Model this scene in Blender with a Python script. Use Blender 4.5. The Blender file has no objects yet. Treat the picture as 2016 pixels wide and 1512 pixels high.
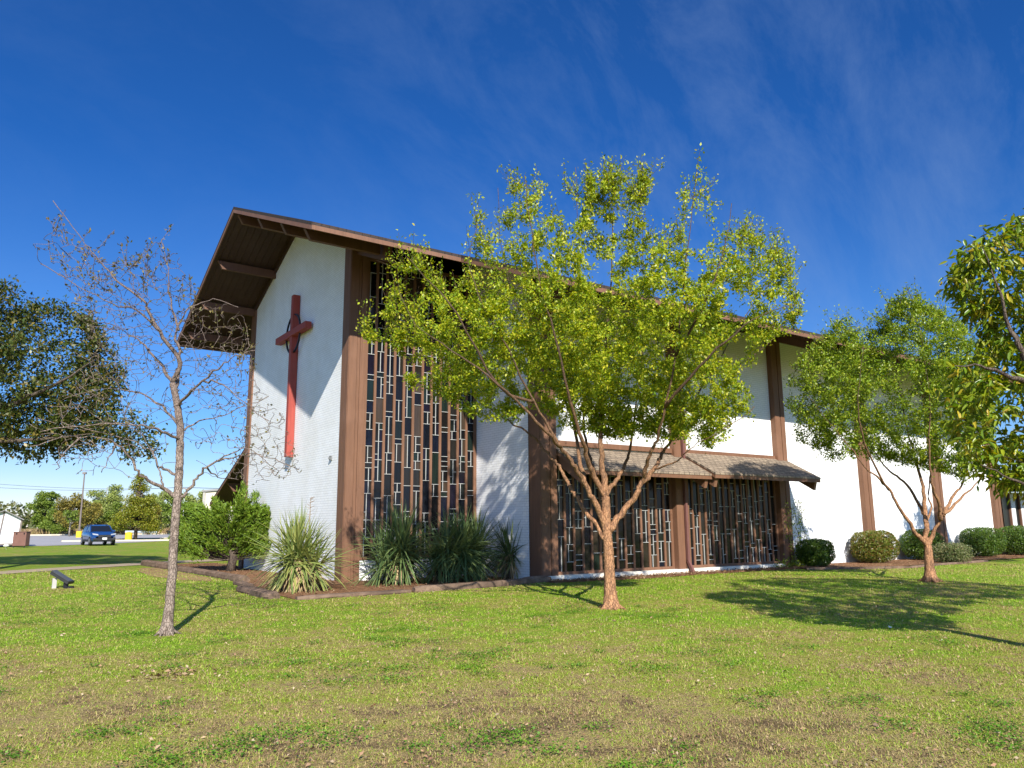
import bpy, math, random
import numpy as np
from mathutils import Vector, Matrix, noise

# ------------------------------------------------------------------ camera, sky, sun, exposure
SC = bpy.context.scene
COL = SC.collection
CAM = np.array([-8.0704, -19.1714, 1.3925])          # eye position; world axes follow the church walls
YAW, PITCH, ROLL, FPX = 0.96015, 0.18213, -0.00689, 1515.86
FW = np.array([math.cos(YAW), math.sin(YAW), 0.0]); RT = np.array([math.sin(YAW), -math.cos(YAW), 0.0])
UP = np.array([0, 0, 1.0])
cf = FW*math.cos(PITCH)+UP*math.sin(PITCH); cu = -FW*math.sin(PITCH)+UP*math.cos(PITCH)
cr_, sr_ = math.cos(ROLL), math.sin(ROLL)
R_ = RT*cr_+cu*sr_; U_ = cu*cr_-RT*sr_
cam = bpy.data.cameras.new('camera'); camo = bpy.data.objects.new('camera', cam); COL.objects.link(camo)
M = Matrix(((R_[0], U_[0], -cf[0], CAM[0]), (R_[1], U_[1], -cf[1], CAM[1]), (R_[2], U_[2], -cf[2], CAM[2]), (0, 0, 0, 1)))
camo.matrix_world = M
cam.sensor_width = 36; cam.lens = FPX/2016*36; cam.clip_start = .1; cam.clip_end = 3000
SC.camera = camo

SUND = np.array([2.12, 5.32, -3.67]); SUND /= np.linalg.norm(SUND)     # direction the light travels
EL = math.asin(-SUND[2]); ROT = math.atan2(-SUND[0], -SUND[1])
sun = bpy.data.lights.new('sun', 'SUN'); sun.energy = 5.0; sun.angle = math.radians(.55); sun.color = (1, .95, .86)
suno = bpy.data.objects.new('sun', sun); COL.objects.link(suno)
suno.rotation_euler = Vector(SUND).to_track_quat('-Z', 'Y').to_euler(); suno.location = (-20, -40, 40)

W = bpy.data.worlds.new('World'); SC.world = W; W.use_nodes = True
nt = W.node_tree; nt.nodes.clear()
def N(t, typ, **kw):
    n = t.nodes.new(typ)
    for k, v in kw.items(): setattr(n, k, v)
    return n
sky = N(nt, 'ShaderNodeTexSky', sky_type='NISHITA', sun_disc=False, sun_elevation=EL, sun_rotation=ROT)
sky.air_density = 1.0; sky.dust_density = .25; sky.ozone_density = 2.2; sky.altitude = 200
hs_ = N(nt, 'ShaderNodeHueSaturation'); hs_.inputs['Saturation'].default_value = 1.0; hs_.inputs['Hue'].default_value = .5
hs_.inputs['Value'].default_value = 1.0
tn = N(nt, 'ShaderNodeMix', data_type='RGBA', blend_type='MULTIPLY'); tn.inputs[0].default_value = 1; tn.inputs['B'].default_value = (.095, .345, .69, 1)
tcs = N(nt, 'ShaderNodeTexCoord'); szs = N(nt, 'ShaderNodeSeparateXYZ'); nt.links.new(tcs.outputs['Generated'], szs.inputs[0])
tr_ = N(nt, 'ShaderNodeValToRGB'); e_ = tr_.color_ramp.elements          # clear dry air: paler towards the horizon
e_[0].position, e_[0].color = 0.0, (.62, .60, .74, 1); e_[1].position, e_[1].color = .42, (.085, .315, .66, 1)
q_ = e_.new(.12); q_.color = (.26, .45, .72, 1)
nt.links.new(szs.outputs['Z'], tr_.inputs[0]); nt.links.new(tr_.outputs[0], tn.inputs['B'])
nt.links.new(sky.outputs[0], tn.inputs['A']); nt.links.new(tn.outputs['Result'], hs_.inputs['Color'])
tc = N(nt, 'ShaderNodeTexCoord')
mp = N(nt, 'ShaderNodeMapping'); mp.inputs['Rotation'].default_value = (.25, -.5, .9); mp.inputs['Scale'].default_value = (2.2, 6.5, 3.2)
nz = N(nt, 'ShaderNodeTexNoise'); nz.inputs['Scale'].default_value = 1.5; nz.inputs['Detail'].default_value = 9; nz.inputs['Roughness'].default_value = .66; nz.inputs['Distortion'].default_value = .35
rp = N(nt, 'ShaderNodeValToRGB'); rp.color_ramp.elements[0].position = .42; rp.color_ramp.elements[1].position = .80
rp.color_ramp.elements[1].color = (.30, .30, .30, 1)
mx = N(nt, 'ShaderNodeMix', data_type='RGBA'); mx.inputs['B'].default_value = (1.5, 2.2, 3.6, 1)
nt.links.new(tc.outputs['Generated'], mp.inputs[0]); nt.links.new(mp.outputs[0], nz.inputs['Vector']); nt.links.new(nz.outputs[0], rp.inputs[0])
cd = N(nt, 'ShaderNodeVectorMath', operation='DOT_PRODUCT'); c0 = FW*.72+RT*.42+UP*.55; c0 = c0/np.linalg.norm(c0); cd.inputs[1].default_value = tuple(c0)
nt.links.new(tc.outputs['Generated'], cd.inputs[0])
cm = N(nt, 'ShaderNodeMapRange', interpolation_type='SMOOTHSTEP'); cm.inputs['From Min'].default_value = .72; cm.inputs['From Max'].default_value = .98; cm.inputs['To Min'].default_value = .25
nt.links.new(cd.outputs['Value'], cm.inputs['Value'])
cx = N(nt, 'ShaderNodeMath', operation='MULTIPLY'); nt.links.new(rp.outputs[0], cx.inputs[0]); nt.links.new(cm.outputs[0], cx.inputs[1]); nt.links.new(cx.outputs[0], mx.inputs[0]); nt.links.new(hs_.outputs[0], mx.inputs['A'])
dp = N(nt, 'ShaderNodeVectorMath', operation='DOT_PRODUCT'); dp.inputs[1].default_value = tuple(-SUND)          # added glow round the sun, out of view, to fill the shade
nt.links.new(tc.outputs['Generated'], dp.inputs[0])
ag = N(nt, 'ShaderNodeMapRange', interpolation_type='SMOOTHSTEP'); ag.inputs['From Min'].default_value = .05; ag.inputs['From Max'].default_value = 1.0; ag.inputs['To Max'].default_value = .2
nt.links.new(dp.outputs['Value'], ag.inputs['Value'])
fill_glow = N(nt, 'ShaderNodeMix', data_type='RGBA'); fill_glow.inputs['B'].default_value = (6.5, 11, 21, 1); nt.links.new(ag.outputs[0], fill_glow.inputs[0]); nt.links.new(mx.outputs['Result'], fill_glow.inputs['A'])
bg = N(nt, 'ShaderNodeBackground'); bg.inputs[1].default_value = .115
nt.links.new(fill_glow.outputs['Result'], bg.inputs[0])
wo = N(nt, 'ShaderNodeOutputWorld'); nt.links.new(bg.outputs[0], wo.inputs[0])
VS = SC.view_settings; VS.view_transform = 'Standard'; VS.look = 'None'; VS.exposure = .76; VS.gamma = 1; VS.use_curve_mapping = False
SC.cycles.max_bounces = 8; SC.cycles.transparent_max_bounces = 8

# ------------------------------------------------------------------ helpers
def tag(o, label=None, cat=None, group=None, kind=None):
    if label: o['label'] = label
    if cat: o['category'] = cat
    if group: o['group'] = group
    if kind: o['kind'] = kind
    return o
def thing(name, loc, label, cat, group=None):
    o = bpy.data.objects.new(name, None); COL.objects.link(o); o.location = loc; o.empty_display_size = .3
    return tag(o, label, cat, group)
def rootloc(o):
    l = Vector((0, 0, 0))
    while o is not None: l = l+o.location; o = o.parent
    return np.array(l)
def npmesh(name, V, F, mat, parent=None, smooth=False):
    """V (n,3) world coordinates, F (m,k) faces with k corners"""
    V = np.asarray(V, float); F = np.asarray(F, np.int32)
    if parent is not None: V = V-rootloc(parent)
    me = bpy.data.meshes.new(name)
    me.vertices.add(len(V)); me.vertices.foreach_set('co', V.astype(np.float32).ravel())
    k = F.shape[1]
    me.loops.add(F.size); me.loops.foreach_set('vertex_index', F.ravel())
    me.polygons.add(len(F)); me.polygons.foreach_set('loop_start', np.arange(0, F.size, k, dtype=np.int32))
    me.polygons.foreach_set('loop_total', np.full(len(F), k, np.int32))
    if smooth: me.polygons.foreach_set('use_smooth', np.ones(len(F), bool))
    me.update(calc_edges=True); me.validate()
    me.materials.append(mat)
    o = bpy.data.objects.new(name, me); COL.objects.link(o)
    if parent is not None: o.parent = parent
    return o
class MB:
    def __init__(s): s.v = []; s.f = []
    def add(s, vs, fs):
        n = len(s.v); s.v += [tuple(map(float, p)) for p in vs]; s.f += [tuple(i+n for i in f) for f in fs]; return s
    def box(s, x0, x1, y0, y1, z0, z1):
        return s.add([(x0, y0, z0), (x1, y0, z0), (x1, y1, z0), (x0, y1, z0), (x0, y0, z1), (x1, y0, z1), (x1, y1, z1), (x0, y1, z1)],
                     [(0, 3, 2, 1), (4, 5, 6, 7), (0, 1, 5, 4), (1, 2, 6, 5), (2, 3, 7, 6), (3, 0, 4, 7)])
    def bar(s, a, b, w, h, up=(0, 0, 1)):
        """rectangular bar from a to b, w wide sideways, h high along up"""
        a, b = Vector(a), Vector(b); d = (b-a).normalized(); up = Vector(up)
        sd = d.cross(up)
        if sd.length < 1e-4: sd = Vector((1, 0, 0))
        sd.normalize(); u = sd.cross(d).normalized()
        c = [sd*(-w/2)+u*(-h/2), sd*(w/2)+u*(-h/2), sd*(w/2)+u*(h/2), sd*(-w/2)+u*(h/2)]
        return s.add([a+k for k in c]+[b+k for k in c], [(0, 3, 2, 1)[::-1], (4, 5, 6, 7)[::-1], (0, 1, 5, 4)[::-1], (1, 2, 6, 5)[::-1], (2, 3, 7, 6)[::-1], (3, 0, 4, 7)[::-1]])
    def prism(s, poly, ext):
        n = len(poly); e = Vector(ext); P = [Vector(p) for p in poly]
        return s.add(P+[p+e for p in P], [tuple(range(n))[::-1], tuple(range(n, 2*n))]+[(i, (i+1) % n, n+(i+1) % n, n+i) for i in range(n)])
    def tube(s, pts, rad, n=6, cap=True):
        P = [Vector(p) for p in pts]; m = len(P)
        vs = []; fs = []; ref = Vector((.31, .17, .93))
        for i in range(m):
            d = (P[min(i+1, m-1)]-P[max(i-1, 0)])
            d = d.normalized() if d.length > 1e-9 else Vector((0, 0, 1))
            a = d.cross(ref)
            if a.length < .05: a = d.cross(Vector((1, 0, 0)))
            a.normalize(); b = d.cross(a)
            r = rad[i] if hasattr(rad, '__len__') else rad
            for k in range(n):
                t = 2*math.pi*k/n; vs.append(P[i]+(a*math.cos(t)+b*math.sin(t))*r)
        for i in range(m-1):
            for k in range(n):
                k2 = (k+1) % n; fs.append((i*n+k, i*n+k2, (i+1)*n+k2, (i+1)*n+k))
        if cap: fs += [tuple(range(n))[::-1], tuple(range((m-1)*n, m*n))]
        return s.add(vs, fs)
    def lathe(s, prof, c=(0, 0, 0), n=16):
        vs = []; fs = []
        for r, z in prof:
            for k in range(n):
                t = 2*math.pi*k/n; vs.append((c[0]+r*math.cos(t), c[1]+r*math.sin(t), c[2]+z))
        for i in range(len(prof)-1):
            for k in range(n):
                k2 = (k+1) % n; fs.append((i*n+k, i*n+k2, (i+1)*n+k2, (i+1)*n+k))
        fs += [tuple(range(n))[::-1], tuple(range((len(prof)-1)*n, len(prof)*n))]
        return s.add(vs, fs)
    def build(s, name, mat, parent=None, smooth=False, bevel=0):
        V = s.v
        if parent is not None:
            l = rootloc(parent); V = [(p[0]-l[0], p[1]-l[1], p[2]-l[2]) for p in V]
        me = bpy.data.meshes.new(name); me.from_pydata(V, [], s.f); me.update()
        if smooth:
            me.polygons.foreach_set('use_smooth', [True]*len(me.polygons))
        me.materials.append(mat)
        o = bpy.data.objects.new(name, me); COL.objects.link(o)
        if parent is not None: o.parent = parent
        if bevel:
            b = o.modifiers.new('bevel', 'BEVEL'); b.width = bevel; b.segments = 2; b.limit_method = 'ANGLE'
        return o
def copy_tree(o, parent=None):
    c = o.copy(); COL.objects.link(c)
    if parent is not None: c.parent = parent
    for ch in list(o.children): copy_tree(ch, c)
    return c

# terrain height: the lawn rises very gently away from the eye and again beyond the church
KN = [(-60, -.3), (0, -.22), (5, -.2), (12, -.13), (18, -.03), (20, 0), (35, 0), (60, .08), (90, .25), (120, .35), (200, .5), (600, 1.2), (1500, 2)]
KS = [k[0] for k in KN]; KZ = [k[1] for k in KN]
def gz(x, y):
    s = (np.asarray(x)-CAM[0])*FW[0]+(np.asarray(y)-CAM[1])*FW[1]
    return np.interp(s, KS, KZ)
def at(s, t, dz=0.0):
    """a point s metres ahead of and t metres to the right of the eye, on the ground"""
    p = CAM+FW*s+RT*t; return np.array([p[0], p[1], float(gz(p[0], p[1]))+dz])
def inpoly(P, poly):
    P = np.asarray(P); x, y = P[:, 0], P[:, 1]; ins = np.zeros(len(P), bool); n = len(poly)
    for i in range(n):
        x0, y0 = poly[i]; x1, y1 = poly[(i+1) % n]
        c = ((y0 > y) != (y1 > y)) & (x < (x1-x0)*(y-y0)/((y1-y0) if y1 != y0 else 1e-9)+x0)
        ins ^= c
    return ins

# ------------------------------------------------------------------ materials
def mat(name, col, rough=.7, var=.12, vscale=3.0, bump=0.0, bscale=40.0, spec=.3, stretch=(1, 1, 1), metal=0.0, dirt=None, coat=0):
    m = bpy.data.materials.new(name); m.use_nodes = True; t = m.node_tree; b = t.nodes['Principled BSDF']
    b.inputs['Roughness'].default_value = rough; b.inputs['Specular IOR Level'].default_value = spec; b.inputs['Metallic'].default_value = metal
    b.inputs['Coat Weight'].default_value = coat
    c = N(t, 'ShaderNodeTexCoord'); mp = N(t, 'ShaderNodeMapping'); mp.inputs['Scale'].default_value = stretch
    t.links.new(c.outputs['Object'], mp.inputs[0])
    n = N(t, 'ShaderNodeTexNoise'); n.inputs['Scale'].default_value = vscale; n.inputs['Detail'].default_value = 6; n.inputs['Roughness'].default_value = .65
    t.links.new(mp.outputs[0], n.inputs['Vector'])
    r = N(t, 'ShaderNodeValToRGB'); r.color_ramp.elements[0].position = .3; r.color_ramp.elements[1].position = .7
    r.color_ramp.elements[0].color = tuple(max(0, k*(1-var)) for k in col)+(1,)
    r.color_ramp.elements[1].color = tuple(min(1, k*(1+var)) for k in col)+(1,)
    t.links.new(n.outputs[0], r.inputs[0]); out = r.outputs[0]
    if dirt:
        n3 = N(t, 'ShaderNodeTexNoise'); n3.inputs['Scale'].default_value = .8; n3.inputs['Detail'].default_value = 8
        t.links.new(c.outputs['Object'], n3.inputs['Vector'])
        r3 = N(t, 'ShaderNodeValToRGB'); r3.color_ramp.elements[0].position = .52; r3.color_ramp.elements[1].position = .75
        x = N(t, 'ShaderNodeMix', data_type='RGBA'); x.inputs['B'].default_value = tuple(dirt)+(1,)
        t.links.new(n3.outputs[0], r3.inputs[0]); t.links.new(r3.outputs[0], x.inputs[0]); t.links.new(out, x.inputs['A']); out = x.outputs['Result']
    t.links.new(out, b.inputs['Base Color'])
    if bump:
        n2 = N(t, 'ShaderNodeTexNoise'); n2.inputs['Scale'].default_value = bscale; n2.inputs['Detail'].default_value = 5
        t.links.new(mp.outputs[0], n2.inputs['Vector'])
        bp = N(t, 'ShaderNodeBump'); bp.inputs['Strength'].default_value = bump; bp.inputs['Distance'].default_value = .02
        t.links.new(n2.outputs[0], bp.inputs['Height']); t.links.new(bp.outputs[0], b.inputs['Normal'])
    return m
def brick_mat(name, axes):
    """white painted brick; axes picks the horizontal world axis of the wall"""
    m = bpy.data.materials.new(name); m.use_nodes = True; t = m.node_tree; b = t.nodes['Principled BSDF']; b.inputs['Roughness'].default_value = .55
    b.inputs['Specular IOR Level'].default_value = .3
    c = N(t, 'ShaderNodeTexCoord'); s = N(t, 'ShaderNodeSeparateXYZ'); k = N(t, 'ShaderNodeCombineXYZ')
    t.links.new(c.outputs['Object'], s.inputs[0]); t.links.new(s.outputs[axes], k.inputs[0]); t.links.new(s.outputs['Z'], k.inputs[1])
    br = N(t, 'ShaderNodeTexBrick'); br.inputs['Scale'].default_value = 1; br.inputs['Brick Width'].default_value = .205; br.inputs['Row Height'].default_value = .0677
    br.inputs['Mortar Size'].default_value = .0065; br.inputs['Mortar Smooth'].default_value = .35
    br.inputs['Color1'].default_value = (.84, .845, .845, 1); br.inputs['Color2'].default_value = (.80, .81, .815, 1); br.inputs['Mortar'].default_value = (.60, .61, .62, 1)
    t.links.new(k.outputs[0], br.inputs['Vector'])
    n = N(t, 'ShaderNodeTexNoise'); n.inputs['Scale'].default_value = .9; n.inputs['Detail'].default_value = 9; n.inputs['Roughness'].default_value = .7
    t.links.new(c.outputs['Object'], n.inputs['Vector'])
    r = N(t, 'ShaderNodeValToRGB'); r.color_ramp.elements[0].position = .35; r.color_ramp.elements[1].position = .62
    r.color_ramp.elements[0].color = (.90, .885, .85, 1); r.color_ramp.elements[1].color = (1, 1, 1, 1)
    t.links.new(n.outputs[0], r.inputs[0])
    x = N(t, 'ShaderNodeMix', data_type='RGBA', blend_type='MULTIPLY'); x.inputs[0].default_value = 1
    t.links.new(br.outputs['Color'], x.inputs['A']); t.links.new(r.outputs[0], x.inputs['B']); t.links.new(x.outputs['Result'], b.inputs['Base Color'])
    i = N(t, 'ShaderNodeMath', operation='SUBTRACT'); i.inputs[0].default_value = 1; t.links.new(br.outputs['Fac'], i.inputs[1])
    bp = N(t, 'ShaderNodeBump'); bp.inputs['Strength'].default_value = .5; bp.inputs['Distance'].default_value = .008
    t.links.new(i.outputs[0], bp.inputs['Height']); t.links.new(bp.outputs[0], b.inputs['Normal'])
    return m
def wood_mat(name, col, seam=.0, axis=0):
    """painted timber with upright grain and weathering"""
    m = mat(name, col, rough=.62, var=.16, vscale=2.2, bump=.35, bscale=14, stretch=(7, 7, .5), dirt=tuple(k*1.25+.01 for k in col))
    return m
def shingle_mat(name, cols):
    m = bpy.data.materials.new(name); m.use_nodes = True; t = m.node_tree; b = t.nodes['Principled BSDF']; b.inputs['Roughness'].default_value = .9; b.inputs['Specular IOR Level'].default_value = .15
    c = N(t, 'ShaderNodeTexCoord')
    s = N(t, 'ShaderNodeSeparateXYZ'); k = N(t, 'ShaderNodeCombineXYZ'); t.links.new(c.outputs['Object'], s.inputs[0])
    t.links.new(s.outputs['X'], k.inputs[0]); t.links.new(s.outputs['Y'], k.inputs[1])
    br = N(t, 'ShaderNodeTexBrick'); br.inputs['Scale'].default_value = 1; br.inputs['Brick Width'].default_value = .21; br.inputs['Row Height'].default_value = .125
    br.offset = .37; br.inputs['Mortar Size'].default_value = .012; br.inputs['Bias'].default_value = -.1
    br.inputs['Color1'].default_value = cols[0]+(1,); br.inputs['Color2'].default_value = cols[1]+(1,); br.inputs['Mortar'].default_value = cols[2]+(1,)
    t.links.new(k.outputs[0], br.inputs['Vector'])
    n = N(t, 'ShaderNodeTexNoise'); n.inputs['Scale'].default_value = 30; n.inputs['Detail'].default_value = 4; t.links.new(c.outputs['Object'], n.inputs['Vector'])
    x = N(t, 'ShaderNodeMix', data_type='RGBA', blend_type='OVERLAY'); x.inputs[0].default_value = .6
    t.links.new(br.outputs['Color'], x.inputs['A']); t.links.new(n.outputs[0], x.inputs['B']); t.links.new(x.outputs['Result'], b.inputs['Base Color'])
    w = N(t, 'ShaderNodeTexWave', wave_profile='SAW', bands_direction='Y'); w.inputs['Scale'].default_value = 1/.125/2*1.0/ (1) * .3183*2*math.pi/2
    t.links.new(k.outputs[0], w.inputs['Vector'])
    bp = N(t, 'ShaderNodeBump'); bp.inputs['Strength'].default_value = .8; bp.inputs['Distance'].default_value = .03
    t.links.new(br.outputs['Fac'], bp.inputs['Height']); bp.invert = True; t.links.new(bp.outputs[0], b.inputs['Normal'])
    return m
def leaf_mat(name, cols, trans=.35, rough=.45, pos=None):
    """leaf colour drawn per leaf from a ramp of real leaf colours; light passes through the blade"""
    m = bpy.data.materials.new(name); m.use_nodes = True; t = m.node_tree; t.nodes.clear()
    g = N(t, 'ShaderNodeNewGeometry'); r = N(t, 'ShaderNodeValToRGB'); e = r.color_ramp.elements
    e[0].color = cols[0]+(1,); e[1].color = cols[-1]+(1,)
    for i, c in enumerate(cols[1:-1]):
        q = e.new(pos[i] if pos else (i+1)/(len(cols)-1)); q.color = c+(1,)
    t.links.new(g.outputs['Random Per Island'], r.inputs[0])
    p = N(t, 'ShaderNodeBsdfPrincipled'); p.inputs['Roughness'].default_value = rough; p.inputs['Specular IOR Level'].default_value = .35
    tr = N(t, 'ShaderNodeBsdfTranslucent'); mx = N(t, 'ShaderNodeMixShader'); mx.inputs[0].default_value = trans
    hv = N(t, 'ShaderNodeHueSaturation'); hv.inputs['Value'].default_value = 1.3; hv.inputs['Saturation'].default_value = 1.1
    o = N(t, 'ShaderNodeOutputMaterial')
    t.links.new(r.outputs[0], p.inputs['Base Color']); t.links.new(r.outputs[0], hv.inputs['Color']); t.links.new(hv.outputs[0], tr.inputs[0])
    t.links.new(p.outputs[0], mx.inputs[1]); t.links.new(tr.outputs[0], mx.inputs[2]); t.links.new(mx.outputs[0], o.inputs[0])
    return m
def tint_glass(name, cols):
    m = bpy.data.materials.new(name); m.use_nodes = True; t = m.node_tree; b = t.nodes['Principled BSDF']
    g = N(t, 'ShaderNodeNewGeometry'); r = N(t, 'ShaderNodeValToRGB'); r.color_ramp.interpolation = 'CONSTANT'; e = r.color_ramp.elements
    e[0].color = cols[0]+(1,); e[1].position = .999; e[1].color = cols[-1]+(1,)
    for i, c in enumerate(cols[1:-1]):
        q = e.new((i+1)/(len(cols)-1)); q.color = c+(1,)
    t.links.new(g.outputs['Random Per Island'], r.inputs[0])
    c = N(t, 'ShaderNodeTexCoord'); mp = N(t, 'ShaderNodeMapping'); mp.inputs['Scale'].default_value = (9, 9, .8); t.links.new(c.outputs['Object'], mp.inputs[0])
    n = N(t, 'ShaderNodeTexNoise'); n.inputs['Scale'].default_value = 1.6; n.inputs['Detail'].default_value = 3; t.links.new(mp.outputs[0], n.inputs['Vector'])
    x = N(t, 'ShaderNodeMix', data_type='RGBA', blend_type='MULTIPLY'); x.inputs[0].default_value = .75
    t.links.new(r.outputs[0], x.inputs['A']); t.links.new(n.outputs[0], x.inputs['B']); t.links.new(x.outputs['Result'], b.inputs['Base Color'])
    b.inputs['Roughness'].default_value = .16; b.inputs['Specular IOR Level'].default_value = .32
    n2 = N(t, 'ShaderNodeTexNoise'); n2.inputs['Scale'].default_value = 3; t.links.new(c.outputs['Object'], n2.inputs['Vector'])
    bp = N(t, 'ShaderNodeBump'); bp.inputs['Strength'].default_value = .25; bp.inputs['Distance'].default_value = .03; t.links.new(n2.outputs[0], bp.inputs['Height']); t.links.new(bp.outputs[0], b.inputs['Normal'])
    return m

# turf colour depends on where the ground is: one node group shared by the soil sheet and the blades
def turf_group():
    gr = bpy.data.node_groups.new('turf_colour', 'ShaderNodeTree')
    gr.interface.new_socket('Green', in_out='OUTPUT', socket_type='NodeSocketFloat')
    gr.interface.new_socket('Soil', in_out='OUTPUT', socket_type='NodeSocketFloat')
    g = N(gr, 'ShaderNodeNewGeometry'); o = N(gr, 'NodeGroupOutput')
    dt = N(gr, 'ShaderNodeVectorMath', operation='DOT_PRODUCT'); dt.inputs[1].default_value = (FW[0], FW[1], 0)
    gr.links.new(g.outputs['Position'], dt.inputs[0])
    mr = N(gr, 'ShaderNodeMapRange'); s0 = float(CAM@FW); mr.inputs['From Min'].default_value = s0+4.5; mr.inputs['From Max'].default_value = s0+12.5
    mr.inputs['To Min'].default_value = -.19; mr.inputs['To Max'].default_value = .15
    gr.links.new(dt.outputs['Value'], mr.inputs['Value'])
    n1 = N(gr, 'ShaderNodeTexNoise'); n1.inputs['Scale'].default_value = .42; n1.inputs['Detail'].default_value = 3
    n2 = N(gr, 'ShaderNodeTexNoise'); n2.inputs['Scale'].default_value = 2.4; n2.inputs['Detail'].default_value = 5; n2.inputs['Roughness'].default_value = .65
    for n in (n1, n2): gr.links.new(g.outputs['Position'], n.inputs['Vector'])
    a = N(gr, 'ShaderNodeMath', operation='MULTIPLY_ADD'); a.inputs[1].default_value = .75; gr.links.new(n1.outputs[0], a.inputs[0])
    b = N(gr, 'ShaderNodeMath', operation='MULTIPLY_ADD'); b.inputs[1].default_value = .95; gr.links.new(n2.outputs[0], b.inputs[0]); b.inputs[2].default_value = -.35
    gr.links.new(b.outputs[0], a.inputs[2])
    c = N(gr, 'ShaderNodeMath', operation='ADD'); gr.links.new(a.outputs[0], c.inputs[0]); gr.links.new(mr.outputs[0], c.inputs[1])
    gr.links.new(c.outputs[0], o.inputs['Green'])
    n3 = N(gr, 'ShaderNodeTexNoise'); n3.inputs['Scale'].default_value = .9; n3.inputs['Detail'].default_value = 6; gr.links.new(g.outputs['Position'], n3.inputs['Vector'])
    gr.links.new(n3.outputs[0], o.inputs['Soil'])
    return gr
TURF = turf_group()
def ramp(t, fac, stops):
    r = N(t, 'ShaderNodeValToRGB'); e = r.color_ramp.elements
    e[0].position, e[0].color = stops[0][0], stops[0][1]+(1,)
    e[1].position, e[1].color = stops[-1][0], stops[-1][1]+(1,)
    for p, c in stops[1:-1]:
        q = e.new(p); q.color = c+(1,)
    t.links.new(fac, r.inputs[0]); return r
STRAW = (.42, .31, .13); OLIVE = (.34, .335, .055); GREEN = (.205, .325, .026); BRIGHT = (.26, .40, .024)
def ground_mat():
    m = bpy.data.materials.new('turf'); m.use_nodes = True; t = m.node_tree; b = t.nodes['Principled BSDF']; b.inputs['Roughness'].default_value = .95; b.inputs['Specular IOR Level'].default_value = .08
    k = N(t, 'ShaderNodeGroup'); k.node_tree = TURF
    g = N(t, 'ShaderNodeNewGeometry'); n = N(t, 'ShaderNodeTexNoise'); n.inputs['Scale'].default_value = 26; n.inputs['Detail'].default_value = 8; n.inputs['Roughness'].default_value = .75
    t.links.new(g.outputs['Position'], n.inputs['Vector'])
    a = N(t, 'ShaderNodeMath', operation='MULTIPLY_ADD'); a.inputs[1].default_value = .9; t.links.new(n.outputs[0], a.inputs[0])
    s = N(t, 'ShaderNodeMath', operation='SUBTRACT'); s.inputs[1].default_value = .45; t.links.new(k.outputs['Green'], s.inputs[0]); t.links.new(s.outputs[0], a.inputs[2])
    r = ramp(t, a.outputs[0], [(.2, (.17, .115, .06)), (.38, STRAW), (.56, OLIVE), (.74, GREEN), (.95, BRIGHT)])
    n2 = N(t, 'ShaderNodeTexNoise'); n2.inputs['Scale'].default_value = 60; n2.inputs['Detail'].default_value = 4; t.links.new(g.outputs['Position'], n2.inputs['Vector'])
    r2 = ramp(t, n2.outputs[0], [(.35, (.55, .55, .55)), (.65, (1.05, 1.05, 1.05))])
    x = N(t, 'ShaderNodeMix', data_type='RGBA', blend_type='MULTIPLY'); x.inputs[0].default_value = 1
    t.links.new(r.outputs[0], x.inputs['A']); t.links.new(r2.outputs[0], x.inputs['B']); t.links.new(x.outputs['Result'], b.inputs['Base Color'])
    bp = N(t, 'ShaderNodeBump'); bp.inputs['Strength'].default_value = .9; bp.inputs['Distance'].default_value = .04; t.links.new(n2.outputs[0], bp.inputs['Height']); t.links.new(bp.outputs[0], b.inputs['Normal'])
    return m
def blade_mat():
    m = bpy.data.materials.new('grass_blade'); m.use_nodes = True; t = m.node_tree; t.nodes.clear()
    k = N(t, 'ShaderNodeGroup'); k.node_tree = TURF; g = N(t, 'ShaderNodeNewGeometry')
    a = N(t, 'ShaderNodeMath', operation='MULTIPLY_ADD'); a.inputs[1].default_value = .95; t.links.new(g.outputs['Random Per Island'], a.inputs[0])
    s = N(t, 'ShaderNodeMath', operation='SUBTRACT'); s.inputs[1].default_value = .475; t.links.new(k.outputs['Green'], s.inputs[0]); t.links.new(s.outputs[0], a.inputs[2])
    r = ramp(t, a.outputs[0], [(.12, (.32, .21, .10)), (.34, (.52, .40, .19)), (.52, (.42, .41, .075)), (.68, GREEN), (.95, (.29, .45, .028))])
    p = N(t, 'ShaderNodeBsdfPrincipled'); p.inputs['Roughness'].default_value = .6; p.inputs['Specular IOR Level'].default_value = .25
    tr = N(t, 'ShaderNodeBsdfTranslucent'); mx = N(t, 'ShaderNodeMixShader'); mx.inputs[0].default_value = .3; o = N(t, 'ShaderNodeOutputMaterial')
    t.links.new(r.outputs[0], p.inputs['Base Color']); t.links.new(r.outputs[0], tr.inputs[0]); t.links.new(p.outputs[0], mx.inputs[1]); t.links.new(tr.outputs[0], mx.inputs[2]); t.links.new(mx.outputs[0], o.inputs[0])
    return m
BRICK_Y = brick_mat('white_brick_gable', 'Y'); BRICK_X = brick_mat('white_brick_side', 'X')
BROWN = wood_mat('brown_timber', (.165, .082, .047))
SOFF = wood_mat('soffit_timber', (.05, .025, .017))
MAROON = mat('maroon_paint', (.15, .068, .058), rough=.45, var=.1)
CAMEW = mat('white_came', (.42, .42, .40), rough=.5, var=.1)
GLASS = tint_glass('stained_glass', [(.008, .008, .009), (.014, .012, .010), (.009, .011, .022), (.010, .008, .007), (.030, .024, .017), (.008, .009, .008), (.012, .016, .013), (.013, .010, .020), (.075, .052, .034), (.008, .008, .008), (.014, .024, .018), (.008, .009, .013), (.024, .021, .017), (.008, .008, .008)])
SHINGLE = shingle_mat('canopy_shingle', [(.30, .235, .17), (.20, .155, .115), (.10, .08, .06)])
ROOFING = shingle_mat('roof_shingle', [(.05, .038, .033), (.042, .033, .028), (.036, .028, .024)])
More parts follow.
